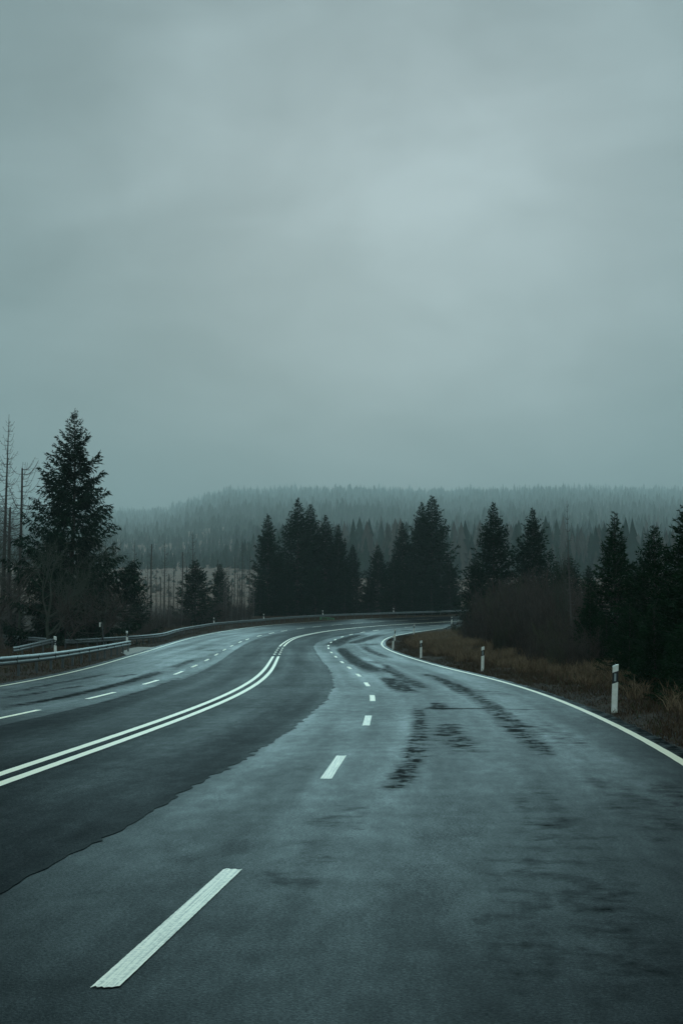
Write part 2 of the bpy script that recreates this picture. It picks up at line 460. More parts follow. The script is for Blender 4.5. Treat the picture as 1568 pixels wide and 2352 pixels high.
# (pixels, half width m start, half width m end, strength)
streaks = [
    (zq([(240, 715), (330, 700), (420, 650), (520, 610), (640, 570), (800, 535)]), .75, .45, 1.0),
    (zq([(330, 740), (410, 700), (480, 650)]), .5, .5, .8),
    (zq([(480, 650), (600, 620), (720, 585), (880, 545)]), .35, .3, .75),
    (zq([(600, 690), (720, 650), (850, 610), (950, 575), (1100, 540)]), .55, .6, .95),
    (zq([(480, 715), (540, 725), (560, 760), (620, 820), (720, 890), (820, 910)]), .7, .9, .62),
    (zq([(460, 740), (480, 800), (550, 860), (620, 920), (720, 990), (830, 1040), (930, 1100), (1030, 1150)]), .38, .42, 1.0),
    (zq([(800, 715), (880, 700), (970, 690), (1050, 690)]), .9, .6, .75),
    (zq([(790, 718), (850, 770), (930, 815), (1030, 855), (1130, 890), (1200, 920)]), .3, .3, .85),
    (zq([(880, 960), (980, 980), (1080, 1000)]), .25, .2, .75),
    (zq([(1060, 1060), (1180, 1120), (1280, 1150)]), .25, .3, .8),
    (zq([(960, 770), (1040, 770)]), .5, .4, .55),
    (zq([(1050, 480), (1250, 485), (1400, 490), (1568, 470)]), .5, .8, .9),
    (zq([(760, 315), (1000, 310), (1250, 300), (1568, 290)]), .7, .9, .85),
    (zq([(0, 405), (200, 380), (420, 350)]), .3, .3, .6),
    (z6([(1000, 485), (1040, 510), (1075, 535), (1120, 560), (1150, 585)]), .22, .36, .95),
    (z6([(900, 395), (1000, 405), (1080, 465), (1150, 510), (1210, 540), (1270, 570)]), .14, .34, .85),
    (z6([(1240, 460), (1330, 490), (1420, 530), (1500, 570), (1568, 600)]), .16, .28, .95),
    (z4([(0, 1360), (90, 1405), (180, 1450), (290, 1520), (380, 1590), (450, 1660), (560, 1750), (640, 1816)]), .18, .22, .80),
    (z4([(240, 1420), (330, 1440), (420, 1460)]), .3, .3, .55),
    (z4([(560, 1620), (700, 1690), (800, 1750), (960, 1800)]), .25, .3, .5),
    (z6([(1290, 674), (1340, 684), (1400, 681), (1480, 682), (1568, 684)]), .15, .15, 1.25),
    (z4([(40, 1540), (200, 1543), (380, 1547)]), .15, .17, 1.25),
    (z4([(410, 1548), (520, 1548), (660, 1550)]), .14, .11, .85),
    (z6([(1325, 640), (1345, 665), (1355, 690)]), .12, .18, .95),
    (z6([(1210, 660), (1218, 760), (1215, 850), (1190, 950), (1150, 1098)]), .15, .17, .70),
    (z6([(1400, 770), (1400, 850), (1470, 860), (1540, 870)]), .24, .22, .78),
    (zb([(520, 40), (590, 70), (620, 130)]), .24, .22, .72),
    (zb([(420, 30), (400, 100), (375, 170), (340, 230), (300, 300)]), .17, .15, .78),
    (zb([(820, 10), (880, 60), (930, 100), (975, 140)]), .16, .16, .72),
    (zb([(880, 260), (960, 400), (1040, 520), (1100, 640), (1180, 800), (1260, 950), (1330, 1150), (1380, 1400)]), .28, .34, .47),
    (zb([(1200, 220), (1290, 300), (1400, 400), (1500, 560)]), .22, .30, .45),
    (zb([(1480, 250), (1560, 380)]), .2, .2, .55),
    (zb([(760, 540), (790, 700), (800, 900), (820, 1250)]), .20, .22, .46),
    (z5([(0, 660), (180, 625), (350, 590), (600, 545), (770, 510)]), .18, .18, .80),
    (z5([(0, 690), (200, 660), (430, 620)]), .18, .16, .80),
    (z5([(430, 620), (520, 606), (590, 596)]), .16, .10, .95),
    (z5([(0, 765), (200, 722), (430, 680), (560, 650), (700, 620), (860, 580), (1000, 540), (1120, 495)]), .17, .26, 1.0),
    (z5([(800, 540), (870, 528), (950, 515)]), .2, .16, .8),
    (z5([(1200, 475), (1290, 440), (1350, 415)]), .28, .22, .8),
    (z5([(1100, 590), (1200, 560), (1330, 530), (1480, 470), (1540, 435)]), .3, .3, .6),
    (z5([(540, 760), (640, 738), (760, 705), (880, 668), (1010, 630), (1200, 563)]), .12, .16, .72),
    (None, .2, .2, .85), (z5([(1370, 350), (1420, 330)]), .3, .3, .7), (z5([(1450, 355), (1500, 345)]), .35, .3, .8),
    (zb([(130, 330), (60, 420), (-60, 560), (-260, 800)]), .22, .26, .42),
]
_q = np.arange(6, 75, 1.0); _edge = np.stack(from_st(_q, tR(_q) + .27), 1)
streaks = [(resample(gpts(p) if p else _edge, max(.07, .3 * min(a, b))), a, b, k) for p, a, b, k in streaks]
def wet_field(x, y):
    w = np.zeros(len(x)); P = np.stack([x, y], 1)
    for Q, a, b, k in streaks:
        lo, hi = Q.min(0) - 2.2, Q.max(0) + 2.2
        m = np.where((x > lo[0]) & (x < hi[0]) & (y > lo[1]) & (y < hi[1]))[0]
        if not len(m): continue
        for c in range(0, len(m), 4000):
            mm = m[c:c + 4000]
            d = np.sqrt(((P[mm][:, None] - Q[None]) ** 2).sum(2))
            kk = d.argmin(1); u = kk / max(1, len(Q) - 1)
            hw = 1.25 * (a + (b - a) * u)
            r = d[np.arange(len(mm)), kk] / hw
            end = np.minimum(np.minimum(u, 1 - u) * 7, 1) ** .5
            w[mm] = np.maximum(w[mm], k * (1 - smooth(.35, 1.7, r)) * (0.35 + .65 * end))
    return w

def st_sheet(name, s, tl, tr, n, lift, mat, parent=None, skirt=0.0, wet=True, uvw=False):
    s = np.asarray(s, float); u = np.linspace(0, 1, n)
    tt = tl[:, None] + (tr - tl)[:, None] * u[None]
    ss = np.repeat(s[:, None], n, 1)
    x, y = from_st(ss.ravel(), tt.ravel())
    z = Hroad(y) + lift
    V = np.c_[x, y, z]; m = len(s)
    i = np.arange(m - 1)[:, None] * n; j = np.arange(n - 1)[None]
    F = [np.stack([i + j, i + j + 1, i + n + j + 1, i + n + j], -1).reshape(-1, 4)]
    uv = np.c_[tt.ravel() if not uvw else np.repeat(u[None] * (tr - tl).mean(), m, 0).ravel(), ss.ravel()]
    if skirt:
        for col, flip in ((0, 1), (n - 1, 0)):
            top = np.arange(m) * n + col
            b0 = len(V); V = np.vstack([V, V[top] - np.array([0, 0, skirt])]); uv = np.vstack([uv, uv[top]])
            k = np.arange(m - 1)
            q = np.stack([top[k], top[k + 1], b0 + k + 1, b0 + k], 1)
            F.append(q[:, ::-1] if not flip else q)
    o = mesh_np(name, V, F, mat, parent, False)
    set_uv(o, uv)
    if wet: set_attr(o, 'wet', wet_field(V[:, 0], V[:, 1]))
    return o
def s_of(px, py): return float(to_st(ground_pt(px, py)[None])[0][0])
SEND = S[-1] - 1
s_road = np.r_[np.arange(2, 150, .3), np.arange(150, SEND, .5)]
road = st_sheet('road', s_road, tL(s_road) - .45, tR(s_road) + .30 + .05 * (vnoise(s_road * 1.3, s_road * 0, 8) - .5), 112, 0.0, M_road, None, .3)
tag(road, kind='structure')
s_o = np.r_[np.arange(6, 150, .14), np.arange(150, SEND, .5)]
rag = ((vnoise(s_o * .9, s_o * 0 + 3, 21) - .5) * .07 + (vnoise(s_o * 3.1, s_o * 0 + 3, 22) - .5) * .09 + (vnoise(s_o * 6.1, s_o * 0 + 1, 23) - .5) * .08) * (.6 + .55 * smooth(30, 45, s_o))
tor = tOR(s_o) + rag
over = st_sheet('new_asphalt_lane', s_o, tOL(s_o) + rag * .25, tor, 46, .005, M_over, road, .004)
# bitumen seam along the ragged joint
sw = .010 + .045 * np.clip(vnoise(s_o * 1.7, s_o * 0 + 9, 31) - .42, 0, 1) + .02 * vnoise(s_o * 6, s_o * 0, 33)
#seam = st_sheet('asphalt_seam', s_o, tor - sw * .3, tor + sw, 2, .0155, M_seam, road, 0, False)
sx = np.arange(0, 1.01, .04)
# cross joint where the new lane stops
a, b_ = ground_pt(716, 1486), ground_pt(752, 1484)
P = np.c_[np.linspace(a[0], b_[0], 14), np.linspace(a[1], b_[1], 14)]
P2 = P + np.array([0, .12])
VV = np.vstack([np.c_[P, Hroad(P[:, 1]) + .0085], np.c_[P2, Hroad(P2[:, 1]) + .0085]])
k = np.arange(13); mesh_np('asphalt_seam', VV, np.stack([k, k + 1, k + 15, k + 14], 1), M_seam, road)

def line(name, tf, off, w, s0, s1, lift, mat=M_paint, jag=.006):
    n = max(3, int((s1 - s0) / .25)); s = np.linspace(s0, s1, n)
    t = tf(s) + off
    return st_sheet(name, s, t - w / 2 + jag * (rs.rand(n) - .5), t + w / 2 + jag * (rs.rand(n) - .5), 3, lift, mat, road, 0, False, True)
line('edge_line', tR, 0, .13, 8, SEND, .005, M_paint_e)
line('edge_line', tL, 0, .12, 8, SEND, .005, M_paint_e)
z0 = lambda s: np.zeros_like(np.asarray(s, float))
sa, sb = s_of(633, 1508), s_of(648, 1485)
for sg in (-1, 1):
    line('centre_line', z0, sg * .155, .14, 6, sa, .010)
    line('centre_line', z0, sg * .155, .14, sb, SEND, .010)
    for q in (1503, 1498.3, 1493.6, 1489.2):
        c = s_of(638, q); line('centre_dash', z0, sg * .155, .14, c - .55, c + .95, .010)
# right lane dashes: the three nearest are measured end to end, the rest follow the 3 m / 6 m rhythm
d_ends = [((238, 2272), (537, 1996)), ((748, 1790), (784, 1736)), ((840, 1667), (846, 1644))]
for a, b_ in d_ends:
    A_, B_ = ground_pt(*a), ground_pt(*b_); dv_ = B_ - A_; ln_ = np.linalg.norm(dv_); dv_ /= ln_; nv_ = np.array([dv_[1], -dv_[0]])
    nn_ = int(ln_ / .04); q_ = np.linspace(0, ln_, nn_); u_ = np.linspace(-1, 1, 9)
    e_ = np.where(np.abs(u_) == 1, 1, 0)[None] * .0022 * (rs.rand(nn_, 9) - .5)
    lo_ = .05 * rs.rand(9); hi_ = .05 * rs.rand(9)                       # paint ends are ragged
    qq_ = q_[:, None] + np.where(np.arange(nn_)[:, None] == 0, lo_[None], 0) - np.where(np.arange(nn_)[:, None] == nn_ - 1, hi_[None], 0)
    wq_ = u_[None] * .0625 + e_
    X_ = A_[0] + dv_[0] * qq_ + nv_[0] * wq_; Y_ = A_[1] + dv_[1] * qq_ + nv_[1] * wq_
    i_ = np.arange(nn_ - 1)[:, None] * 9; j_ = np.arange(8)[None]
    o_ = mesh_np('lane_dash', np.c_[X_.ravel(), Y_.ravel(), Hroad(Y_.ravel()) + .005], np.stack([i_ + j_, i_ + j_ + 1, i_ + j_ + 10, i_ + j_ + 9], -1).reshape(-1, 4), M_paint_w, road)
    set_uv(o_, np.c_[(wq_ + .0625).ravel(), qq_.ravel()])
for px, py in dash_r_px[3:]:
    c = s_of(px, py); line('lane_dash', tDR, 0, .125, c - 1.5, c + 1.5, .005 if py > 1480 else .010)
for px, py in dash_l_px:
    c = s_of(px, py); line('lane_dash', tDL, 0, .125, c - 1.9, c + 1.9, .010)
# lay-by mouth of pale gravel
gp = gpts([(280, 1500), (297, 1492), (318, 1488), (345, 1486.6), (376, 1485), (360, 1491), (340, 1497), (318, 1504), (300, 1508)])
cen = gp.mean(0); Q = resample(np.vstack([gp, gp[:1]]), .5)[:-1]
rings = [cen + (Q - cen) * f * (1 + .03 * rs.randn(len(Q), 1)) for f in (.25, .5, .75, 1.0)]
VV = np.vstack([[cen]] + rings); n = len(Q)
zz = np.array([max(T1(x, y) + .05, float(Hroad(y)) - .02) for x, y in VV])
_, tq = to_st(VV); zz = np.where(tq > tL(to_st(VV)[0]) - .5, Hroad(VV[:, 1]) - .03, zz)
k = np.arange(n); k2 = (k + 1) % n
FF = [np.stack([np.zeros(n, int), 1 + k, 1 + k2], 1)]
FQ = np.vstack([np.stack([1 + r * n + k, 1 + (r + 1) * n + k, 1 + (r + 1) * n + k2, 1 + r * n + k2], 1) for r in range(3)])
lay = mesh_np('gravel_path', np.c_[VV, zz], [FF[0], FQ], M_gravel); tag(lay, kind='structure')

# ------------------------------------------------------------------ guardrails
prof = [(.0, .0), (.018, .0), (.065, .035), (.081, .06), (.081, .10), (.06, .125), (.022, .147), (.022, .163), (.06, .185), (.081, .21), (.081, .25), (.065, .275), (.018, .31), (.0, .31)]
prof = np.array(prof)      # depth toward traffic, height
def guardrail(name, label, P, side, top=.75, post_step=2.0, splice=4.0, zf=None, start=0.0, group='steel guardrails'):
    """P xy path; side +1 = face to the right of travel along P"""
    P = resample(P, .5); d = np.gradient(P, axis=0); d /= np.linalg.norm(d, axis=1)[:, None]
    nr = np.stack([d[:, 1], -d[:, 0]], 1) * side
    z = Hroad(P[:, 1]) if zf is None else zf(P)
    z = np.convolve(np.r_[np.full(6, z[0]), z, np.full(6, z[-1])], np.ones(13) / 13, 'valid')
    t = thing(name, label, 'guardrail', (P[0][0], P[0][1], z[0] - .05), 0, group)
    o = np.array(t.location)
    K = len(prof); n = len(P)
    V = (np.c_[P, z + top - .31] - o)[:, None] + np.concatenate([prof[None, :, :1] * nr[:, None, :], np.broadcast_to(prof[None, :, 1:], (n, K, 1))], 2)
    # rear skin 4 mm behind so the sheet has thickness
    V2 = V - np.concatenate([.006 * nr, np.zeros((n, 1))], 1)[:, None]
    i = np.arange(n - 1)[:, None] * K; j = np.arange(K - 1)[None]
    F1 = np.stack([i + j, i + K + j, i + K + j + 1, i + j + 1], -1).reshape(-1, 4)
    mesh_np('beam', np.vstack([V.reshape(-1, 3), V2.reshape(-1, 3)]), [np.vstack([F1, F1[:, ::-1] + n * K])], M_steel, t)
    L = np.r_[0, np.cumsum(np.linalg.norm(np.diff(P, axis=0), axis=1))]
    at = lambda q: (np.array([np.interp(q, L, P[:, 0]), np.interp(q, L, P[:, 1])]), np.array([np.interp(q, L, nr[:, 0]), np.interp(q, L, nr[:, 1])]), float(np.interp(q, L, z)))
    # splice plates with bolts
    q = start + splice / 2
    while q < L[-1] - .2:
        mb = MB()
        p, nn, zz_ = at(q); nn = nn / np.linalg.norm(nn); tt = np.array([-nn[1], nn[0]])
        R = np.array([[tt[0], nn[0], 0], [tt[1], nn[1], 0], [0, 0, 1]])
        for hz in (.08, .23):
            mb.box(np.r_[p + nn * .084, zz_ + top - .31 + hz] - o, (.05, .012, .075), R)
        mb.box(np.r_[p + nn * .055, zz_ + top - .155] - o, (.03, .05, .24), R)
        mb.build('splice_plate', M_steeld, t); q += splice
    q = start + .3; c = 0
    while q < L[-1] - .05 and c < 99:
        p, nn, zz_ = at(q); nn = nn / np.linalg.norm(nn); tt = np.array([-nn[1], nn[0]])
        R = np.array([[tt[0], nn[0], 0], [tt[1], nn[1], 0], [0, 0, 1]])
        m = MB(); b0 = np.r_[p - nn * .075, zz_] - o
        g0 = -.45
        hh = top - .02 - g0
        m.box(b0 + [0, 0, g0 + hh / 2], (.012, .10, hh), R)                                    # web
        m.box(b0 + R @ np.array([.031, .047, 0]) + [0, 0, g0 + hh / 2], (.05, .008, hh), R)     # flanges, C section
        m.box(b0 + R @ np.array([.031, -.047, 0]) + [0, 0, g0 + hh / 2], (.05, .008, hh), R)
        m.box(b0 + R @ np.array([0, .0625, 0]) + [0, 0, top - .155], (.09, .02, .14), R)        # spacer
        m.build('post', M_steeld, t); q += post_step; c += 1
    return t
zt = lambda P: np.maximum(T(P[:, 0], P[:, 1]), Hroad(P[:, 1]) - .1)
A_px = [(0, 1508.7), (65, 1503.5), (130, 1496.8), (200, 1487), (298.6, 1471)]
A = gpts(A_px, .75)
A = np.vstack([A[0] + (A[0] - A[1]) * 1.8, A])
A = smooth_curve(A, 3)
railA = guardrail('guardrail', 'near left guardrail ending bluntly beside the pale gravel patch', A[::-1], -1, post_step=3.4, splice=4.0)
B_px = [(150, 1469), (203, 1467), (250, 1463.5), (298, 1460.8), (340, 1458), (376.7, 1454), (394, 1448), (417.7, 1442), (444, 1438), (488, 1430.7), (538, 1426.5),
        (605, 1421), (655, 1416.5), (754, 1411), (858.5, 1407.5), (963, 1404), (1060, 1401)]
B = smooth_curve(gpts(B_px, .75), 4)
hdv = B[-1] - B[-10]; an = math.atan2(hdv[0], hdv[1]); e = [B[-1]]
for i in range(60):
    an += .5 / 140; e.append(e[-1] + .5 * np.array([math.sin(an), math.cos(an)]))
B = np.vstack([B, e[1:]])
railB = guardrail('guardrail', 'long curved guardrail along the outside of the bend below the dark spruces', B, 1, post_step=2.0, splice=4.0)
def at_px(px, d):  # point straight above the plan at depth d
    r = ray(px, 1451); return np.array([r[0] / r[1] * d, d])
Cc = smooth_curve(np.array([at_px(-60, 132), at_px(0, 121), at_px(60, 109), at_px(125, 100), at_px(128, 98)]), 2)
railC = guardrail('guardrail', 'dim guardrail at left edge behind the near rail, at the foot of the big spruce', Cc, 1, post_step=4.0, zf=zt)
Dd = smooth_curve(np.array([at_px(125, 96), at_px(70, 86), at_px(30, 80)]), 2)
Dz = lambda P: np.linspace(.42, -.02, len(P)) 
railD = guardrail('guardrail', 'short dark guardrail sloping down to the ground behind the near rail at left', Dd, -1, post_step=4.0, zf=Dz)
E_px = [(990, 1449), (1004, 1443.5), (1018, 1438.5), (1030, 1436.5), (1042, 1435.5)]
Ew = [ground_pt(990, 1448)] + [ground_pt(x, y, .62) for x, y in E_px[2:]]
se, te = to_st(np.array(Ew)); sE = np.linspace(se[0], se[0] + 40, 60); xE, yE = from_st(sE, tR(sE) + 1.1)
Ez = lambda P: Hroad(P[:, 1]) - .72 * (1 - smooth(0, 14, np.arange(len(P)) * .5))
railE = guardrail('guardrail', 'thin guardrail rising out of the ground in front of the right hand thicket', np.c_[xE, yE], -1, post_step=4, zf=Ez)

# ------------------------------------------------------------------ delineator posts
def d_outline():   # rounded triangle, face toward -Y, 12 cm wide
    return np.array([(-.060, -.030), (-.050, -.042), (.050, -.042), (.060, -.030), (.052, -.008), (.018, .060), (-.018, .060), (-.052, -.008)])
OUT = d_outline()
def delineator(name, label, loc, rz, side, h=1.0, lower=True, tilt=0.0, group=None):
    """side +1 right of road (bands rise to the right); lower False = short type carried on a rail"""
    t = thing(name, label, 'delineator post', loc, rz, group)
    t.rotation_euler = (0, tilt, rz)
    sl = OUT[:, 0] * .38 * side                 # slant of top and band
    b0, b1 = h - .39, h - .165                   # band limits on the axis
    m = MB()
    m.prism(OUT, -.25 if lower else 0.0, b0, None, sl)
    m.prism(OUT, b1, h - .03, sl, sl)
    m.build('body', M_white, t)
    m = MB(); m.prism(OUT * .985, b0 + .001, b1 - .001, sl, sl); m.build('black_band', M_black, t)
    if side > 0:
        m = MB(); m.box((-.004, -.0445, (b0 + b1) / 2), (.038, .008, .155)); m.build('reflector', M_refl, t)
    else:
        for dz_ in (.055, -.055):
            m = MB(); a = np.arange(14) * 2 * math.pi / 14
            c = np.array([.004, -.0415, (b0 + b1) / 2 + dz_])
            r1 = np.c_[.026 * np.cos(a), np.zeros(14), .026 * np.sin(a)] + c; r2 = r1 - [0, .008, 0]
            k = np.arange(14); k2 = (k + 1) % 14
            m.add(np.vstack([r1, r2]), np.stack([k, k2, k2 + 14, k + 14], 1)); m.add(r2, [list(range(14))])
            m.build('reflector', M_lens, t)
    return t
GR = 'white delineator posts along the inside verge'
right_posts = [((1409, 1634), 'largest white delineator post with black band on the nearest brown verge', .045),
               ((1107, 1541), 'white delineator post with black band in front of the pale dry grass clumps', .03),
               ((966, 1510), 'white delineator post with slanted black band, alone in the middle of bare brown verge', .02),
               ((902, 1490), 'white delineator post at the tip of the bend, overlapping the one behind it', .03),
               ((906, 1471.5), 'white delineator post partly hidden behind another at the tip of the bend', .03),
               ((950, 1457), 'small white delineator post by the far side of the inner edge line', .03)]
for (p, lab, tl_) in right_posts:
    g = ground_pt(*p); dd = math.hypot(*g)
    delineator('delineator_post', lab, (g[0], g[1], min(T1(*g), float(Hroad(g[1])) + .02)), -math.atan2(g[0], g[1]) * .4, 1, 1.0, True, tl_, GR)
g = ground_pt(1036.5, 1430, .0); sE_, tE_ = to_st(g[None]); g = np.array(from_st(sE_[0], tR(sE_[0]) + 1.3))
r_ = ray(1036.5, 1430); yy = 185.0; g = np.array([r_[0] / r_[1] * yy, yy])
delineator('delineator_post', 'tiny white delineator post half hidden by the thicket twigs', (g[0], g[1], CAM_H + ray(1036.5, 1434)[2] / ray(1036.5, 1434)[1] * yy), 0, 1, 1.0, True, .02, GR)
GL = 'short delineator posts standing on the guardrails'
def rail_post(px, rail, label, h=.66, tilt=-.03):
    k = np.argmin(np.abs((rail[:, 0] / rail[:, 1]) - ray(px, 1451)[0] / ray(px, 1451)[1])); p = rail[k]
    delineator('delineator_post', label, (p[0] - .04, p[1] + .06, float(Hroad(p[1])) + .742), 0, -1, h, False, tilt, GL)
rail_post(130.5, A, 'largest short delineator on the near guardrail, left of the leaning pole')
rail_post(293.5, A[A[:, 1] > 80], 'short delineator standing at the blunt end of the near guardrail')
Bf = B[B[:, 1] > 140]
rail_post(492, Bf, 'short delineator on the curved guardrail below the pale heath gap')
rail_post(606, Bf, 'short delineator on the curved guardrail below leftmost tall spruce of the clump')
rail_post(743, Bf, 'short delineator on the far guardrail above the small green frame')
rail_post(906, Bf, 'farthest short delineator on the far guardrail, right of the gap between spruce clumps')
# leaning marker pole with a small pale tag
p = at_px(240, 97); zb_ = T1(*p)
t = thing('marker_pole', 'thin dark leaning pole with small white tag behind the near guardrail', 'marker pole', (p[0], p[1], zb_))
hp = 1.85
m = MB(); m.tube(np.array([(0, 0, -.2), (-.07, 0, hp * .5), (-.17, 0, hp)]), [.035, .033, .028], 8); m.add(np.array([(-.17 + .028 * math.cos(a), .028 * math.sin(a), hp) for a in np.arange(8) * math.pi / 4]), [list(range(8))]); m.build('pole', M_steeld, t)
m = MB(); m.box((-.30, -.02, hp - .19), (.09, .012, .30)); m.box((-.24, -.02, hp - .08), (.12, .010, .02)); m.build('tag', M_white, t)
# green frame under the far rail
p = B[np.argmin(np.abs(B[:, 0] / B[:, 1] - ray(745, 1451)[0]) + (B[:, 1] < 150))]; zb_ = float(Hroad(p[1]))
t = thing('green_frame', 'small bright green plastic frame lying under the far guardrail', 'plastic frame', (p[0] + .5, p[1] - .9, zb_ - .02), -.5)
m = MB(); m.box((-1.25, 0, .22), (.22, .12, .44)); m.build('block', M_green, t)
m = MB()
for a, b_ in (((-1.15, 0, .40), (.95, 0, .22)), ((-1.15, 0, .12), (.95, 0, .10)), ((.95, 0, .24), (.95, 0, .0)), ((-.1, 0, .31), (-.1, 0, .0))): m.tube(np.array([a, b_]), .035, 6)
m.build('rail', M_green, t)

# ------------------------------------------------------------------ trees
def cards(p, d, L, w, rng):
    """narrow rhombic sprays: p base, d direction, L length, w width"""
    n = len(p); d = d / np.maximum(np.linalg.norm(d, axis=1), 1e-9)[:, None]
    r = rng.normal(size=(n, 3)); sd = np.cross(d, r); sd /= np.maximum(np.linalg.norm(sd, axis=1), 1e-9)[:, None]
    L = L[:, None]; w = w[:, None]
    V = np.stack([p, p + d * L * .42 + sd * w, p + d * L, p + d * L * .42 - sd * w], 1).reshape(-1, 3)
    return V, np.arange(4 * n).reshape(-1, 4)

def spruce_data(seed, H, R, zb, dz, nb, step, card, cw, ncard, shape=.85, droop=.25, hang=.35, up=.55, irr=.25, top_bare=0.0, cap=99.0):
    rng = np.random.RandomState(seed)
    wood = MB()
    bend = rng.normal(size=2) * .012 * H
    ax = lambda z: np.stack([bend[0] * np.sin(np.asarray(z) / H * 2.6), bend[1] * np.sin(np.asarray(z) / H * 2.1), np.asarray(z)], -1)
    zz = np.linspace(-.4, H, 12)
    wood.tube(ax(zz), np.interp(zz, [0, H], [H * .0135 + .03, .012]), 7)
    P, D, L, Wd = [], [], [], []
    z = zb
    while z < H * (.985 - top_bare):
        fr = (H - z) / (H - zb)
        lr = min(R * fr ** shape, cap) + .05; sz = .38 + .62 * min(1, fr * 3.2)
        k = nb if fr > .12 else max(3, nb - 2)
        a0 = rng.rand() * 6.28
        for b in range(k):
            a = a0 + b * 6.283 / k + rng.normal() * .25
            l = lr * (1 + irr * rng.normal() * .6) * (1 - .25 * irr * (rng.rand() < .3))
            l = max(.12, min(l, lr * 1.35))
            u = np.linspace(0, 1, 6)
            slope = up * (1 - fr) ** 1.2 * 1.25 - droop * fr + rng.normal() * .05
            zo = l * (slope * u - droop * .55 * np.sin(math.pi * u * .8) * fr + .22 * u ** 3)
            f = np.array([math.cos(a), math.sin(a), 0])
            p0 = ax(z + rng.normal() * dz * .25)
            pts = p0 + f * (l * u)[:, None] + np.array([0, 0, 1.]) * zo[:, None]
            wood.tube(pts, np.interp(u, [0, 1], [.010 + .009 * l, .004]), 3)
            nbl = max(3, int(l / step))
            ub = np.clip((np.arange(nbl) + .6 + rng.rand(nbl) * .5) / nbl, .06, 1)
            ub = ub[ub > (.12 if l > 1 else 0)]
            if not len(ub): continue
            pb = np.stack([np.interp(ub, u, pts[:, i]) for i in range(3)], 1)
            td = np.gradient(pts, axis=0); td = np.stack([np.interp(ub, u, td[:, i]) for i in range(3)], 1); td /= np.linalg.norm(td, axis=1)[:, None]
            side = np.array([-math.sin(a), math.cos(a), 0])
            for sg in (-1, 1):
                bl = np.clip((.16 + .42 * (1 - ub) ** .8) * l * (.8 + .4 * rng.rand(len(ub))), card * .4 * sz, .85)
                bd = td * .62 + side * sg * .75 + np.array([0, 0, -1.]) * (hang * fr + .02)[..., None] if np.ndim(hang * fr) else td * .62 + side * sg * .75 + np.array([0, 0, -(hang * fr + .02)])
                bd = bd + rng.normal(size=bd.shape) * .14
                bd /= np.linalg.norm(bd, axis=1)[:, None]
                q = (np.arange(ncard) + .3) / ncard
                pp = pb[:, None] + bd[:, None] * (bl[:, None] * q[None])[..., None]
                dd = bd[:, None] + rng.normal(size=pp.shape) * .42 + np.array([0, 0, -hang * fr * .9])
                P.append(pp.reshape(-1, 3)); D.append(dd.reshape(-1, 3)); L.append(np.full(pp.shape[0] * ncard, card * sz)); Wd.append(np.full(pp.shape[0] * ncard, cw * sz))
            # sprays clothing the branch itself and its tip
            pp = pb + rng.normal(size=pb.shape) * .03
            P.append(pp); D.append(td + rng.normal(size=td.shape) * .3); L.append(np.full(len(pp), card * 1.15 * sz)); Wd.append(np.full(len(pp), cw * sz))
        z += dz * (.75 + .5 * rng.rand()) * (.65 + .35 * fr)
    # leader
    zl = np.linspace(H * (.9 - top_bare), H * (1 - top_bare), 14); pl = ax(zl)
    P.append(pl); D.append(np.array([0, 0, 1.]) + rng.normal(size=pl.shape) * .5); L.append(np.full(14, card * .35)); Wd.append(np.full(14, cw * .45))
    P = np.vstack(P); D = np.vstack(D); L = np.concatenate(L); Wd = np.concatenate(Wd)
    L = L * (.7 + .6 * rng.rand(len(L))); Wd = Wd * (.7 + .6 * rng.rand(len(Wd)))
    V, F = cards(P, D, L, Wd, rng)
    return V, F, wood

PROTO = {}
def spruce_proto(key, need, bark, **kw):
    V, F, wood = spruce_data(**kw)
    c = mesh_np('crown', V, F, need); t = wood.build('trunk', bark)
    PROTO[key] = (c.data, t.data, kw['H'])
    bpy.data.objects.remove(c); bpy.data.objects.remove(t)
spruce_proto('hero', M_need, M_bark, seed=3, H=18.4, R=5.1, cap=3.8, zb=1.0, dz=.58, nb=6, step=.14, card=.36, cw=.055, ncard=5, shape=1.0, droop=.30, hang=.85, up=.55, irr=.6)
for k, (s_, R_, sh_) in enumerate([(5, 4.4, .88), (8, 3.9, .84), (13, 4.9, .92), (17, 4.1, .80)]):
    spruce_proto('mid%d' % k, M_need, M_bark, seed=s_, H=18.0, R=R_, zb=.6, dz=.46, nb=6, step=.27, card=.46, cw=.085, ncard=3, shape=sh_, droop=.22, hang=.35, up=.5, irr=.4)
for k, (s_, R_, sh_) in enumerate([(23, 1.7, 1.0), (29, 1.95, .95), (31, 1.6, 1.0)]):
    spruce_proto('young%d' % k, M_needy, M_bark, seed=s_, H=6.6, R=R_, zb=.12, dz=.20, nb=6, step=.105, card=.17, cw=.026, ncard=4, shape=sh_, droop=.10, hang=.14, up=.42, irr=.38, top_bare=.0)
for k, (s_, R_, sh_) in enumerate([(37, 2.6, .72), (41, 2.3, .8)]):
    spruce_proto('half%d' % k, M_need, M_bark, seed=s_, H=9.0, R=R_, zb=.15, dz=.30, nb=6, step=.17, card=.28, cw=.05, ncard=3, shape=sh_, droop=.12, hang=.25, up=.6, irr=.45)

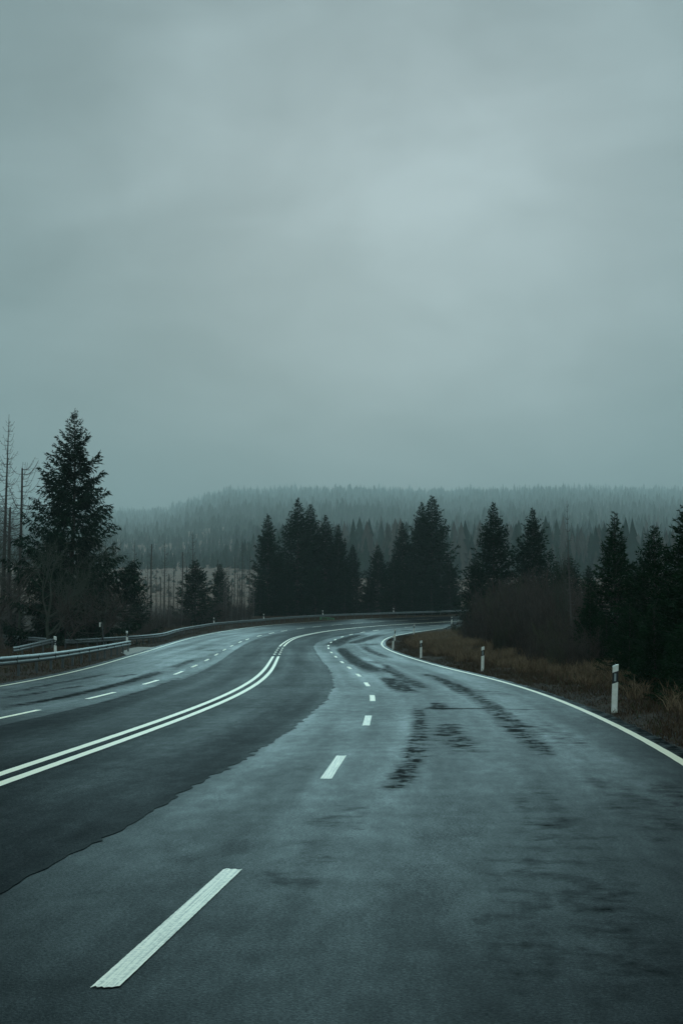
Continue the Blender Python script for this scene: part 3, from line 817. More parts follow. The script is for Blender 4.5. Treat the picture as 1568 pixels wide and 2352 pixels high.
def dead_proto(key, seed, H, R, zb, dz, nb, up, broken=False, sub=3):
    rng = np.random.RandomState(seed); m = MB(); bm = MB()
    zz = np.linspace(-.3, H, 10); bend = rng.normal(size=2) * .01 * H
    ax = lambda z: np.stack([bend[0] * np.sin(np.asarray(z) / H * 2.4), bend[1] * np.sin(np.asarray(z) / H * 2.0), np.asarray(z)], -1)
    m.tube(ax(zz), np.interp(zz, [0, H], [H * .011 + .03, .07 if broken else .012]), 7)
    z = zb
    while z < H * (.97 if not broken else .995):
        fr = (H - z) / (H - zb); lr = R * (fr ** .7 if not broken else .35 + .65 * fr) + .12
        for b in range(nb):
            if rng.rand() < .22: continue
            a = rng.rand() * 6.283; l = lr * (.45 + .7 * rng.rand())
            u = np.linspace(0, 1, 6); zo = l * (up * (1 - fr) * u - .32 * fr * u - .22 * np.sin(math.pi * u) + .42 * u ** 2.5)
            f = np.array([math.cos(a), math.sin(a), 0]); sd = np.array([-f[1], f[0], 0])
            wob = (rng.normal() * .12) * l * u ** 2
            pts = ax(z) + f * (l * u)[:, None] + np.array([0, 0, 1.]) * zo[:, None] + sd * wob[:, None]
            bm.tube(pts, np.interp(u, [0, 1], [.012 + .010 * l, .010]), 3)
            for q in range(int(sub * l + 1)):
                uu = .3 + .65 * rng.rand(); pb = np.array([np.interp(uu, u, pts[:, i]) for i in range(3)])
                dv = f * .6 + sd * rng.choice([-1, 1]) * .8 + np.array([0, 0, -.35 + .3 * rng.rand()]); ln = l * .35 * (.4 + .6 * rng.rand())
                bm.tube(np.array([pb, pb + dv * ln * .5, pb + dv * ln + np.array([0, 0, .12 * ln])]), [.010, .009, .007], 3)
        z += dz * (.6 + .8 * rng.rand())
    t = m.build('trunk', M_deadw); c = bm.build('branches', M_deadw)
    PROTO[key] = (c.data, t.data, H); bpy.data.objects.remove(c); bpy.data.objects.remove(t)
dead_proto('dead_tall', 51, 19.5, 2.3, 1.5, .34, 4, .5, sub=4)
dead_proto('dead_broken', 52, 14.2, 3.3, 1.5, .42, 4, .5, True, sub=5)
dead_proto('snag0', 53, 9.0, 1.0, .8, .30, 3, .4); dead_proto('snag1', 54, 9.0, .8, .8, .36, 3, .3, True); dead_proto('snag2', 55, 9.0, 1.3, .8, .32, 3, .6)

def grow(m, p, d, L, r, lvl, rng, spread, ups, nk, minr=.004):
    n = 4; pts = [p]; dd = d
    for i in range(n):
        dd = dd + rng.normal(size=3) * .16 + np.array([0, 0, ups]); dd /= np.linalg.norm(dd); pts.append(pts[-1] + dd * L / n)
    pts = np.array(pts); m.tube(pts, np.linspace(r, max(r * .55, minr), n + 1), 6 if lvl > 2 else 3)
    if lvl == 0: return
    for k in range(nk):
        u = .3 + .7 * rng.rand() if k else 1.0
        pb = np.array([np.interp(u * n, np.arange(n + 1), pts[:, i]) for i in range(3)])
        dv = dd + rng.normal(size=3) * spread
        dv /= np.linalg.norm(dv)
        grow(m, pb, dv, L * (.55 + .3 * rng.rand()), max(r * .5, minr), lvl - 1, rng, spread, ups, nk, minr)
def bare_proto(key, seed, H, mat, lvl=4, nk=4, spread=.65):
    rng = np.random.RandomState(seed); m = MB()
    grow(m, np.array([0, 0, -.3]), np.array([.06, 0, 1.]), H * .42, H * .014 + .02, lvl, rng, spread, .10, nk, .005)
    V = np.vstack(m.v); sc = H / V[:, 2].max()
    o = m.build('branches', mat); PROTO[key] = (o.data, None, V[:, 2].max()); bpy.data.objects.remove(o)
bare_proto('bare0', 61, 8.0, M_birch, 4, 5, .62); bare_proto('bare1', 62, 8.0, M_birch, 4, 5, .75); bare_proto('bare2', 63, 6.0, M_twig, 4, 5, .8)

def shrub_proto(key, seed, H, R, ns, mat):
    rng = np.random.RandomState(seed); m = MB()
    for k in range(ns):
        a = rng.rand() * 6.283; r0 = R * math.sqrt(rng.rand()); p = np.array([math.cos(a) * r0 * .7, math.sin(a) * r0 * .7, -.2])
        h = H * (.45 + .55 * rng.rand() ** .7) * (1 - .3 * (r0 / R) ** 2)
        lean = np.array([math.cos(a), math.sin(a)]) * (.10 + .22 * rng.rand()) * r0 / R + rng.normal(size=2) * .07
        u = np.linspace(0, 1, 6)
        pts = np.stack([p[0] + lean[0] * h * u + rng.normal() * .12 * u ** 2, p[1] + lean[1] * h * u + rng.normal() * .12 * u ** 2, p[2] + (h + .2) * u], 1)
        m.tube(pts, np.interp(u, [0, 1], [.020, .006]), 3)
        for q in range(11):
            uu = .2 + .75 * rng.rand(); pb = np.array([np.interp(uu, u, pts[:, i]) for i in range(3)])
            aa = rng.rand() * 6.283; ln = h * (.10 + .22 * rng.rand()) * (1.15 - uu * .5)
            dv = np.array([math.cos(aa) * .55, math.sin(aa) * .55, .85])
            e1 = pb + dv * ln * .5; e2 = pb + dv * ln + np.array([0, 0, .12 * ln])
            m.tube(np.array([pb, e1, e2]), [.008, .006, .003], 3)
            for w in range(2):
                aa = rng.rand() * 6.283
                m.tube(np.array([e1, e1 + np.array([math.cos(aa) * .5, math.sin(aa) * .5, .8]) * ln * .45]), [.006, .003], 3)
    o = m.build('branches', mat); PROTO[key] = (o.data, None, H); bpy.data.objects.remove(o)
for k in range(3): shrub_proto('shrub%d' % k, 70 + k, 4.0, 1.5, 62, M_twig)
shrub_proto('shrubg', 75, 4.0, 1.4, 62, M_twigg)

def place(key, name, label, cat, x, y, h, wide=1.0, group=None, rz=None, lean=0.0, dz=0.0):
    c, t, H = PROTO[key]; s = h / H
    o = thing(name, label, cat, (x, y, T1(x, y) - .05 + dz), random.random() * 6.28 if rz is None else rz, group)
    o.rotation_euler = (0, lean, o.rotation_euler[2]); o.scale = (s * wide, s * wide, s)
    if t:
        q = bpy.data.objects.new('trunk', t); COL.objects.link(q); q.parent = o
    q = bpy.data.objects.new('crown' if 'branch' not in c.name else 'branches', c); COL.objects.link(q); q.parent = o
    return o
def tip_place(key, name, label, cat, px, py, d, wide=1.0, group=None, **kw):
    r = ray(px, py); x = r[0] / r[1] * d; zt_ = CAM_H + r[2] / r[1] * d
    return place(key, name, label, cat, x, d, zt_ - T1(x, d) + .05, wide, group, **kw)

# left group
tip_place('hero', 'spruce_tree', 'tall ragged spruce with drooping branches, tallest tree at the left', 'spruce', 160, 938, 110, 1.0, rz=.6, lean=.015)
DG = 'dead spruces at the left edge'
tip_place('dead_tall', 'dead_spruce', 'tall bare dead spruce with thin pointed top at left edge', 'dead tree', 15, 950, 122, 1.0, DG, rz=1.0, lean=.02)
tip_place('dead_broken', 'dead_spruce', 'bare dead spruce with snapped flat top beside the tall spruce', 'dead tree', 48, 1075, 116, 1.0, DG, rz=2.2)
tip_place('dead_tall', 'dead_spruce', 'dead spruce half cut by the left edge below the thin pointed one', 'dead tree', -8, 1060, 119, 1.35, DG, rz=3.0)
tip_place('dead_broken', 'dead_spruce', 'low dense dead spruce between the two taller dead ones at left edge', 'dead tree', 30, 1165, 114, 1.5, DG, rz=4.4)
BG = 'bare trees under the tall left spruce'
bl = [('bare0', 118, 1215, 100, .95, 'mossy forked bare tree in front of the tall spruce trunk'),
      ('bare1', 232, 1215, 108, .9, 'bare twiggy tree reaching past the right edge of the tall spruce'),
      ('bare2', 225, 1330, 103, 1.2, 'low reddish bare tree spreading at the right foot of the tall spruce'),
      ('bare2', 20, 1290, 99, 1.2, 'low brown bare tree at left edge in front of dead spruces'),
      ('bare1', 55, 1235, 112, 1.0, 'thin bare tree between the dead spruces and the tall spruce'),
      ('bare0', -10, 1190, 118, 1.0, 'bare branching tree cut by left edge below the dead spruce'),
      ('bare2', 265, 1345, 114, 1.15, 'low bare tree beside the small spruce with dead top'),
      ('bare2', 150, 1340, 97, 1.3, 'dark low bare tree behind the first delineator of near guardrail')]
for k, px, py, d, w, lab in bl: tip_place(k, 'bare_tree', lab, 'bare tree', px, py, d, w, BG)
# dark young spruces filling the foot of the left group
for px, py, d, w, lab in [(40, 1400, 118, 1.3, 'low dark spruce at left edge behind the dim guardrail'), (105, 1375, 121, 1.3, 'low dark spruce under the tall spruce, left of its trunk'),
                          (180, 1390, 119, 1.4, 'low dark spruce under the tall spruce, right of its trunk'), (232, 1410, 118, 1.5, 'low dark spruce behind the leaning pole'), (-10, 1380, 128, 1.4, 'low dark spruce cut by the left edge of the photo')]:
    tip_place(random.choice(['half0', 'half1']), 'small_spruce', lab, 'spruce', px, py, d, w, 'small spruces under the tall left spruce')
tip_place('half0', 'spruce_tree', 'small spruce with thin dead top behind the curved guardrail, right of the tall spruce', 'spruce', 302, 1288, 150, 1.0)
tip_place('snag0', 'dead_spruce', 'thin dead tree rising behind the small left spruce', 'dead tree', 309, 1240, 158, .8, 'dead trees in the pale heath gap')
tip_place('half1', 'spruce_tree', 'broad small spruce standing in the pale heath gap behind guardrail', 'spruce', 450, 1286, 186, 1.25)
tip_place('half0', 'spruce_tree', 'sparse greyish small spruce right of the broad one in the gap', 'spruce', 505, 1296, 215, .85)
SG = 'dead trees in the pale heath gap'
sn = [('snag1', 351, 1250, 172, 'bare dead trunk with blunt top in heath gap, first right of small spruce'), ('snag0', 361, 1300, 180, 'short dead trunk just right of the blunt topped one'),
      ('snag0', 379, 1243, 176, 'thin pointed dead trunk, tallest of the pair mid heath gap'), ('snag1', 389, 1318, 170, 'short broken dead trunk left of the broad small spruce'),
      ('snag1', 417, 1268, 184, 'straight dead trunk touching the left side of broad small spruce'), ('snag2', 441, 1222, 192, 'tall dead tree rising behind the broad small spruce'),
      ('snag0', 520, 1280, 208, 'thin dead trunk left of the tall spruce clump, beside the sparse spruce'), ('snag2', 545, 1295, 200, 'dead tree with side branches between sparse spruce and tall clump'),
      ('snag2', 556, 1242, 205, 'leaning dead tree close to the leftmost tall spruce of the clump'), ('snag0', 574, 1262, 214, 'faint dead tree against the left flank of the tall clump'),
      ('snag1', 532, 1330, 196, 'stubby dead trunk low in the heath gap near tall clump'), ('snag0', 392, 1345, 178, 'lowest dead trunk beside the pair in mid heath gap')]
for k, px, py, d, lab in sn: tip_place(k, 'dead_spruce', lab, 'dead tree', px, py, d, .9, SG)
for i, (px, py, d) in enumerate([(340, 1290, 168), (370, 1325, 175), (398, 1298, 190), (408, 1330, 186), (428, 1300, 200), (514, 1310, 204), (538, 1275, 212), (550, 1320, 207), (563, 1300, 210), (526, 1300, 216), (499, 1285, 222), (583, 1290, 218)]):
    tip_place('snag%d' % (i % 3), 'dead_spruce', 'thin faint bare dead trunk among the others in the pale heath gap', 'dead tree', px, py, d, .85, 'thin dead trunks of the heath gap')
# low scrub along the outside of the bend
for i, (px, py, d) in enumerate([(330, 1420, 140), (360, 1405, 160), (395, 1400, 172), (420, 1398, 180), (470, 1392, 185), (500, 1385, 195), (530, 1378, 200), (555, 1370, 205), (345, 1390, 165), (485, 1375, 205), (515, 1368, 214), (375, 1385, 178)]):
    tip_place('shrub%d' % (i % 3), 'bare_shrub', 'bare grey brown shrub behind the curved guardrail under the dead trees', 'shrub', px, py, d, 1.5, 'bare shrubs behind the curved guardrail')
# central clumps
CG = 'tall spruces behind the far guardrail'
cl = [('mid1', 617, 1181, 232, .95, 'narrow spruce standing alone at the left end of left clump'), ('mid0', 683, 1146, 236, 1.05, 'tallest spruce of the left clump with a pointed top'),
      ('mid3', 711, 1161, 242, .9, 'spruce with slim top just right of the tallest in the left clump'), ('mid2', 746, 1182, 240, .9, 'broad topped spruce in middle of the left clump'),
      ('mid1', 775, 1204, 238, .85, 'slim spruce near the right end of left clump'), ('mid3', 812, 1252, 246, .9, 'small faint spruce at the gap between the two clumps'),
      ('mid2', 868, 1251, 238, 1.1, 'broad low spruce at the left end of right clump'), ('mid1', 926, 1199, 246, .95, 'slim spruce on the left shoulder of the right clump'),
      ('mid0', 969, 1155, 242, .95, 'second tallest spruce of the right clump with double top'), ('mid3', 997, 1141, 240, 1.15, 'tallest spruce of the right clump'),
      ('mid2', 640, 1255, 244, 1.1, 'spruce filling between the narrow one and the tallest in left clump'), ('mid2', 905, 1275, 234, 1.1, 'low spruce in front of the slim one in right clump'),
      ('mid0', 1032, 1285, 236, 1.05, 'low spruce at right end of right clump above the guardrail end'), ('mid0', 660, 1300, 230, 1.15, 'low spruce at the front foot of left clump'),
      ('mid2', 725, 1300, 230, 1.2, 'dark low spruce in front of the left clump above the green frame'), ('mid1', 790, 1310, 233, 1.3, 'low spruce below the slim one at right of left clump'),
      ('mid0', 945, 1305, 231, 1.2, 'dark low spruce at the front foot of the right clump'), ('mid2', 597, 1330, 228, 1.2, 'low spruce at the left foot of narrow lone spruce'),
      ('mid1', 845, 1335, 236, 1.3, 'low spruce closing the foot of the gap between clumps'), ('mid3', 990, 1300, 230, 1.2, 'low spruce in front of the tallest of right clump')]
for k, px, py, d, w, lab in cl: tip_place(k, 'spruce_tree', lab, 'spruce', px, py, d, w * 1.0, CG)
# right group
tip_place('mid0', 'spruce_tree', 'pointed spruce behind the thicket, left one of the pair', 'spruce', 1133, 1156, 142, 1.05, 'spruces behind the thicket')
tip_place('mid2', 'spruce_tree', 'spruce with ragged double top behind the thicket, right one of the pair', 'spruce', 1222, 1166, 138, .98, 'spruces behind the thicket')
tip_place('half0', 'spruce_tree', 'low spruce on the left flank of the thicket pair', 'spruce', 1092, 1280, 136, .9, 'spruces behind the thicket')
tip_place('half1', 'spruce_tree', 'small faint spruce right of the pair, low behind the thicket', 'spruce', 1278, 1290, 134, .7, 'spruces behind the thicket')
tip_place('half0', 'spruce_tree', 'low dark spruce behind the tall thin sapling at the right end of the thicket', 'spruce', 1308, 1282, 132, .95, 'spruces behind the thicket')
tip_place('half1', 'spruce_tree', 'low dark spruce just left of the young green spruce with the bare leader', 'spruce', 1350, 1300, 96, .85, 'spruces behind the thicket')
YG = 'young green spruces on the right verge'
yl = [('young0', 1412, 1180, 60, 1.0, 'young green spruce with long bare leader, between thicket and right edge'),
      ('young1', 1503, 1205, 48, 1.0, 'young spruce with thin straight leader, second from right edge'),
      ('young2', 1576, 1140, 40, 1.15, 'dark young spruce cut by the right edge, highest on that side'),
      ('young1', 1455, 1290, 66, 1.0, 'small faint spruce between the two green young spruces'),
      ('young2', 1352, 1345, 57, 1.15, 'low dark spruce at the right end of thicket'),
      ('young1', 1445, 1385, 47, 1.2, 'low dark spruce below the gap of the two young spruces'),
      ('young0', 1535, 1330, 42, 1.3, 'low dark spruce in front of the right edge spruce'),
      ('young1', 1620, 1250, 37, 1.5, 'dark spruce mostly outside the right edge'),
      ('young0', 1490, 1440, 38, 1.3, 'lowest dark spruce right of the largest delineator post'),
      ('young2', 1390, 1410, 52, 1.3, 'low dark spruce behind the largest delineator post'),
      ('young2', 1500, 1395, 35, 1.4, 'dark low spruce just left of the right edge, half hidden by lower ones'),
      ('young0', 1445, 1470, 45, 1.3, 'dark low spruce directly right of the largest delineator post'),
      ('young2', 1610, 1370, 30, 1.4, 'dark spruce mostly cut off by the lower right edge of the trees'),
      ('young1', 1570, 1430, 33, 1.4, 'low dark spruce at right edge nearest the road')]
for k, px, py, d, w, lab in yl: tip_place(k, 'young_spruce', lab, 'spruce', px, py, d, w, YG)
# tall thin sapling
tip_place('snag2', 'bare_sapling', 'tall thin bare sapling rising between thicket and young green spruce', 'sapling', 1310, 1150, 66, .45, None, lean=-.02)
tip_place('bare0', 'bare_sapling', 'slim bare sapling forking beside the tall thin one', 'sapling', 1296, 1235, 70, .35)
# thicket
tl = [(1085, 1400, 118), (1075, 1430, 112), (1105, 1370, 108), (1130, 1340, 112), (1120, 1400, 98), (1150, 1330, 100), (1165, 1300, 106), (1180, 1345, 90), (1195, 1310, 97), (1160, 1410, 86),
      (1215, 1330, 84), (1232, 1295, 92), (1250, 1330, 78), (1200, 1400, 78), (1262, 1300, 86), (1285, 1330, 74), (1240, 1390, 70), (1300, 1360, 68), (1275, 1400, 64), (1320, 1390, 62),
      (1310, 1430, 56), (1345, 1430, 52), (1060, 1440, 124), (1050, 1420, 132), (1090, 1440, 104), (1130, 1435, 94), (1240, 1440, 62), (1180, 1440, 78), (1285, 1450, 56), (1330, 1330, 72), (1215, 1300, 104), (1140, 1310, 122),
      (1145, 1385, 92), (1175, 1385, 84), (1225, 1365, 77), (1265, 1365, 70), (1100, 1420, 100), (1210, 1440, 70), (1150, 1448, 84), (1295, 1300, 80), (1180, 1320, 112), (1250, 1310, 100)]
for i, (px, py, d) in enumerate(tl):
    green = i % 5 == 3
    tip_place('shrubg' if green else 'shrub%d' % (i % 3), 'bare_shrub', 'bare greenish shrub among brown ones in the thicket by right verge' if green else 'bare brown twiggy shrub in the dense thicket by right verge', 'shrub',
              px, py, d, 1.25, 'green twigged shrubs of the thicket' if green else 'bare brown shrubs of the thicket')

# ------------------------------------------------------------------ verge grass, stones
def blades(name, x, y, h, w, lean, tint):
    n = len(x); z = T(x, y) - .02
    a = rs.rand(n) * 6.283; la = rs.rand(n) * 6.283
    b = np.c_[x, y, z]; sd = np.c_[np.cos(a), np.sin(a), np.zeros(n)] * (w / 2)[:, None]
    ld = np.c_[np.cos(la), np.sin(la), np.zeros(n)] * (lean * h)[:, None]
    m = b + ld * .35 + np.c_[np.zeros(n), np.zeros(n), h * .6]; t = b + ld + np.c_[np.zeros(n), np.zeros(n), h]
    V = np.stack([b - sd, b + sd, m + sd * .7, m - sd * .7, t], 1).reshape(-1, 3); k = np.arange(n) * 5
    o = mesh_np(name, V, [np.stack([k, k + 1, k + 2, k + 3], 1), np.stack([k + 3, k + 2, k + 4], 1)], M_grass)
    set_attr(o, 'tint', np.repeat(tint, 5)); return o
def scatter(n, s0, s1, tfun, pw=1.0):
    s = s0 + (s1 - s0) * rs.rand(n) ** pw; t = tfun(s, rs.rand(n)); return from_st(s, t)
s_a = s_of(1560, 1745)
n = 110000
x, y = scatter(n, max(4, s_a - 8), s_a + 125, lambda s, r: tR(s) + .45 + r ** 1.15 * (6.5 + 4 * vnoise(s / 14, s * 0, 3)), 1.5)
_, tq = to_st(np.c_[x, y]); sq, _ = to_st(np.c_[x, y]); out = tq - tR(sq)
dens = vnoise(x / .55, y / .55, 41) * .6 + vnoise(x / 2.4, y / 2.4, 42) * .6
keep = dens > (.64 - .26 * smooth(.6, 2.0, out))
x, y, out, dens = x[keep], y[keep], out[keep], dens[keep]
tall = smooth(1.2, 3.0, out) * (vnoise(x / 1.7, y / 1.7, 43))
h = .05 + .12 * rs.rand(len(x)) + tall * .62 * (.5 + .5 * rs.rand(len(x)))
tint = np.clip(.12 + .22 * rs.rand(len(x)) + tall * .55 + .10 * (vnoise(x / 3, y / 3, 44) - .5), 0, .78); tint = np.where(rs.rand(len(x)) < .10, .92, tint)
# tussocks of pale dead grass
cs, ct = [], []
nt_ = 330
ts = s_a - 4 + 105 * rs.rand(nt_) ** 1.3; to = tR(ts) + 1.7 + 4.5 * rs.rand(nt_)
tx, ty = from_st(ts, to); m_ = 46
ra = rs.rand(nt_, m_) * 6.283; rr = .22 * np.sqrt(rs.rand(nt_, m_)) * (.6 + .8 * rs.rand(nt_, 1))
bx = (tx[:, None] + rr * np.cos(ra)).ravel(); by = (ty[:, None] + rr * np.sin(ra)).ravel()
bh = ((.30 + .40 * rs.rand(nt_, 1)) * (.55 + .45 * rs.rand(nt_, m_))).ravel()
bt = np.clip((.35 + .38 * rs.rand(nt_, 1)) + .10 * rs.randn(nt_, m_), 0, .78).ravel()
# flattened thatch and moss close to the road edge
n3 = 42000
ux, uy = scatter(n3, s_a - 8, s_a + 60, lambda s, r: tR(s) + .42 + r * 4.2, 1.4)
dk = vnoise(ux / .35, uy / .35, 71) * .6 + vnoise(ux / 1.6, uy / 1.6, 72) * .4 > .36
ux, uy = ux[dk], uy[dk]
x = np.r_[x, bx, ux]; y = np.r_[y, by, uy]; h = np.r_[h, bh, .03 + .07 * rs.rand(len(ux))]
tint = np.r_[tint, bt, np.where(rs.rand(len(ux)) < .15, .93, np.clip(.05 + .35 * rs.rand(len(ux)) ** 1.5, 0, .5))]
g1 = blades('dry_grass', x, y, h, .008 + .014 * rs.rand(len(x)), .25 + .7 * rs.rand(len(x)), tint); tag(g1, kind='stuff')
n = 42000
x, y = scatter(n, s_of(0, 1700), s_of(480, 1458) + 70, lambda s, r: tL(s) - .55 - r ** 1.2 * 9, 1.0)
dens = vnoise(x / .6, y / .6, 51) * .6 + vnoise(x / 2.6, y / 2.6, 52) * .6
_, tq = to_st(np.c_[x, y]); sq, _ = to_st(np.c_[x, y]); out = tL(sq) - tq
gc = gp.mean(0); ing = ((x - gc[0]) / 3.0) ** 2 + ((y - gc[1]) / 11) ** 2 < 1
keep = (dens > .48) & ~ing; x, y, out = x[keep], y[keep], out[keep]
h = .06 + .22 * rs.rand(len(x)) * smooth(.5, 2.0, out); tint = np.clip(.10 + .35 * rs.rand(len(x)), 0, .6); tint = np.where(rs.rand(len(x)) < .25, .93, tint)
g2 = blades('verge_grass', x, y, h, .014 + .02 * rs.rand(len(x)), .3 + .6 * rs.rand(len(x)), tint); tag(g2, kind='stuff')
# crumbled stones along the right edge
n = 1800
x, y = scatter(n, max(3, s_a - 10), s_a + 55, lambda s, r: tR(s) + .26 + .10 * rs.rand(len(s)) + r ** 2.2 * .75, 1.8)
r = .008 + .02 * rs.rand(n) ** 2; zz = np.maximum(T(x, y), Hroad(y) - .06) + r * .3
oct_ = np.array([(1, 0, 0), (0, 1, 0), (-1, 0, 0), (0, -1, 0), (0, 0, .8), (0, 0, -.8)]); of = np.array([(0, 1, 4), (1, 2, 4), (2, 3, 4), (3, 0, 4), (1, 0, 5), (2, 1, 5), (3, 2, 5), (0, 3, 5)])
V = (np.c_[x, y, zz][:, None] + oct_[None] * (r[:, None, None] * (.6 + .8 * rs.rand(n, 6, 1)))).reshape(-1, 3)
st = mesh_np('gravel', V, (of[None] + (np.arange(n) * 6)[:, None, None]).reshape(-1, 3), M_stone); tag(st, kind='stuff')

# ------------------------------------------------------------------ far forest: one wooded slope
def far_tree(seed):
    rng = np.random.RandomState(seed); V, F = [], []; tiers = 7
    for k in range(tiers):
        z0_, z1_ = k / tiers * .92 + .04, min(1.0, k / tiers * .92 + .30); R_ = .16 * (1 - k / tiers) ** .85 + .012; m = 7; b = len(V)
        a0 = rng.rand() * 6
        for q in range(m):
            a = a0 + q * 6.283 / m; rr = R_ * (.6 + .7 * rng.rand())
            V.append((math.cos(a) * rr, math.sin(a) * rr, z0_ - .03 * rng.rand()))
        V.append((0, 0, z1_))
        for q in range(m): F.append((b + q, b + (q + 1) % m, b + m))
    return np.array(V), np.array(F)
protos = [far_tree(k) for k in range(6)]
def far_wood(name, xs, ys, hs, tints, wid):
    Vs, Fs, Ts = [], [], []; n0 = 0
    zg = T(xs, ys); which = rs.randint(0, 6, len(xs)); rot = rs.rand(len(xs)) * 6.283
    for k, (PV, PF) in enumerate(protos):
        m = which == k; c, s = np.cos(rot[m])[:, None], np.sin(rot[m])[:, None]; hh = hs[m][:, None]; ww = hh * wid[m][:, None]
        X = xs[m][:, None] + (PV[None, :, 0] * c - PV[None, :, 1] * s) * ww; Y = ys[m][:, None] + (PV[None, :, 0] * s + PV[None, :, 1] * c) * ww
        Z = zg[m][:, None] - .5 + PV[None, :, 2] * hh
        V_ = np.stack([X, Y, Z], -1).reshape(-1, 3); q = m.sum()
        Fs.append((PF[None] + (np.arange(q) * len(PV))[:, None, None]).reshape(-1, 3) + n0); Vs.append(V_); Ts.append(np.repeat(tints[m], len(PV))); n0 += len(V_)
    o = mesh_np(name, np.vstack(Vs), np.vstack(Fs), M_forest); set_attr(o, 'tint', np.concatenate(Ts)); return o
n = 34000
az = -.26 + .53 * rs.rand(n); u = rs.rand(n)
y0_ = hill_start(az) - 180
yl_ = y0_ + (8900 - y0_) * u ** 1.2
xs = az * yl_
patch = vnoise(xs / 120, yl_ / 200, 61)
keep = (yl_ > 900) | (patch > .35) ; xs, yl_, patch = xs[keep], yl_[keep], patch[keep]
hs = (17 + 12 * rs.rand(len(xs)) ** 1.3 + 6 * (patch - .5)) * (1 + .95 * smooth(2500, 7000, yl_)) * (.65 + .85 * rs.rand(len(xs)) ** 2) * (1 - .60 * smooth(-.03, -.10, xs / yl_) * smooth(3500, 1300, yl_)) * (1 - .22 * smooth(2000, 900, yl_))
tints = np.where(rs.rand(len(xs)) < (.30 * smooth(2300, 900, yl_) + .06) * (.3 + .7 * smooth(-.08, -.02, xs / yl_)), .7 + .3 * rs.rand(len(xs)), .6 * rs.rand(len(xs)))
fw = far_wood('forest', xs, yl_, hs, tints, .85 + .5 * rs.rand(len(xs))); tag(fw, kind='stuff')
ZTOP = max(v for v in (fw.matrix_world @ Vector(c) for c in fw.bound_box) for v in [v.z]) if False else float(max(c[2] for c in fw.bound_box))
# brush dotted over the heath
n = 1500
az = -.20 + .46 * rs.rand(n); yl_ = 262 + 640 * rs.rand(n) ** .8; xs = az * yl_
hs = .6 + 2.0 * rs.rand(n) ** 3; tints = np.where(rs.rand(n) < .6, .72 + .28 * rs.rand(n), .5 * rs.rand(n))
hw = far_wood('undergrowth', xs, yl_, hs, tints, 2.0 + 2.5 * rs.rand(n)); tag(hw, kind='stuff')

# ------------------------------------------------------------------ air
SIG = 2.3e-4
hz_top = max(ZMAX, ZTOP) + 4; hz_bot = float(terr.data.vertices[0].co.z * 0 + min(c[2] for c in terr.bound_box)) - 1
hx, hy0, hy1 = XEXT + 40, YMIN - 20, YEXT + 60
mb = MB(); mb.box((0, (hy0 + hy1) / 2, (hz_top + hz_bot) / 2), (2 * hx, hy1 - hy0, hz_top - hz_bot))
m, nt, b = new_mat('haze_air'); nt.nodes.remove(b)
pv = nt.nodes.new('ShaderNodeVolumePrincipled'); pv.inputs['Color'].default_value = (.84, .92, .92, 1); pv.inputs['Density'].default_value = SIG
pv.inputs['Anisotropy'].default_value = 0.0
nt.links.new(pv.outputs[0], nt.nodes['Material Output'].inputs['Volume'])
hz = mb.build('haze', m); tag(hz, kind='stuff')

# ------------------------------------------------------------------ overcast sky and soft sun
SUN_EL, SUN_AZ = 10.0, -1.0        # azimuth clockwise from +Y
w = bpy.data.worlds.new('World'); scene.world = w; w.use_nodes = True; nt = w.node_tree; L = nt.links
bg = nt.nodes['Background']
sky = nt.nodes.new('ShaderNodeTexSky'); sky.sky_type = 'NISHITA'; sky.sun_disc = False
sky.sun_elevation = rad(SUN_EL); sky.sun_rotation = rad(SUN_AZ); sky.air_density = 1.5; sky.dust_density = 4; sky.ozone_density = 2
tc = nt.nodes.new('ShaderNodeTexCoord').outputs['Generated']
sep = nt.nodes.new('ShaderNodeSeparateXYZ'); L.new(tc, sep.inputs[0])
mp = nt.nodes.new('ShaderNodeMapping'); mp.inputs['Scale'].default_value = (2.2, 2.2, 4.2); mp.inputs['Rotation'].default_value = (0, .35, .2); L.new(tc, mp.inputs[0])
n1 = noise(nt, mp.outputs[0], 1.9, 3, .5, .5); n2 = noise(nt, mp.outputs[0], 4.2, 4, .55, .4)
cl_ = math_n(nt, 'ADD', math_n(nt, 'MULTIPLY', n1, .65), math_n(nt, 'MULTIPLY', n2, .35))
cl_ = mapr(nt, cl_, .34, .66, .74, 1.20)
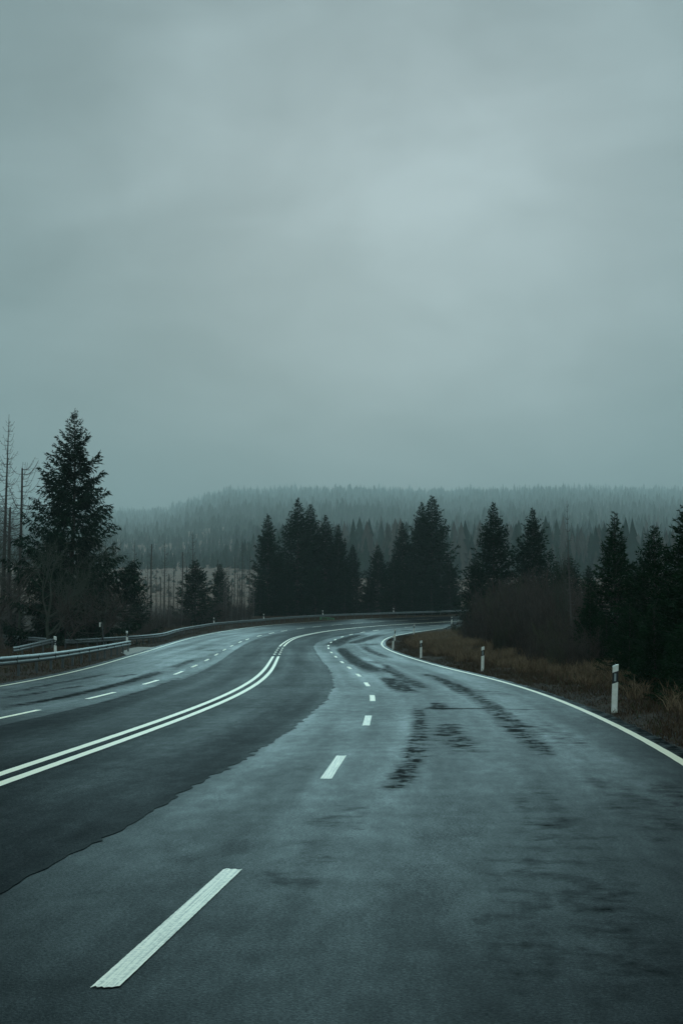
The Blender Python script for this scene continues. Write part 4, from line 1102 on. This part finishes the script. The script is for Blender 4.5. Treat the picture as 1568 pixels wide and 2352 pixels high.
# thinner cloud where the sun stands behind it
def lobe(px, py, power):
    r = ray(px, py); r = r / np.linalg.norm(r)
    d = nt.nodes.new('ShaderNodeVectorMath'); d.operation = 'DOT_PRODUCT'; L.new(tc, d.inputs[0]); d.inputs[1].default_value = tuple(r)
    return math_n(nt, 'POWER', math_n(nt, 'MAXIMUM', d.outputs['Value'], 0.0), power)
lb = math_n(nt, 'ADD', math_n(nt, 'MULTIPLY', lobe(920, 620, 13), 1.06), math_n(nt, 'MULTIPLY', lobe(1080, 680, 150), .22))
el = mapr(nt, sep.outputs[2], .42, .95, 0, 2.0)          # overcast sky is brightest overhead
low = mapr(nt, sep.outputs[2], 0, .13, -.12, 0)
br = math_n(nt, 'ADD', math_n(nt, 'ADD', math_n(nt, 'ADD', lb, .31), el), low)
back_fill = mapr(nt, sep.outputs[1], .15, -.75, 0, 1.3)     # brightness added to the unseen sky behind the viewer, lights the posts
br = math_n(nt, 'ADD', br, back_fill)
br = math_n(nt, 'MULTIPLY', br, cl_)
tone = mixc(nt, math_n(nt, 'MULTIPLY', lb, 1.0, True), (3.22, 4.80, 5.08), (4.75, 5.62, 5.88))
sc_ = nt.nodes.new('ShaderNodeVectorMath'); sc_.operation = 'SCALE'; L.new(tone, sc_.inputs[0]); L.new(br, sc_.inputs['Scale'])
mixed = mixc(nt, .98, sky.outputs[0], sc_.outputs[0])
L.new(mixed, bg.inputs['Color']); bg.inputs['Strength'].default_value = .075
sd = bpy.data.lights.new('sun', 'SUN'); sd.energy = 2.7; sd.angle = rad(25); sd.color = (.52, .93, 1.0)
so = bpy.data.objects.new('sun', sd); COL.objects.link(so)
dv = Vector((math.sin(rad(SUN_AZ)) * math.cos(rad(SUN_EL)), math.cos(rad(SUN_AZ)) * math.cos(rad(SUN_EL)), math.sin(rad(SUN_EL))))
so.rotation_euler = (-dv).to_track_quat('-Z', 'Y').to_euler(); so.location = (0, 0, 60)

# ------------------------------------------------------------------ render settings
scene.view_settings.view_transform = 'Standard'; scene.view_settings.look = 'None'
scene.view_settings.exposure = -0.1; scene.view_settings.gamma = 1.0
cy = scene.cycles
cy.max_bounces = 8; cy.diffuse_bounces = 3; cy.glossy_bounces = 3; cy.volume_bounces = 3; cy.transmission_bounces = 2
cy.use_denoising = True
cy.caustics_reflective = False; cy.caustics_refractive = False
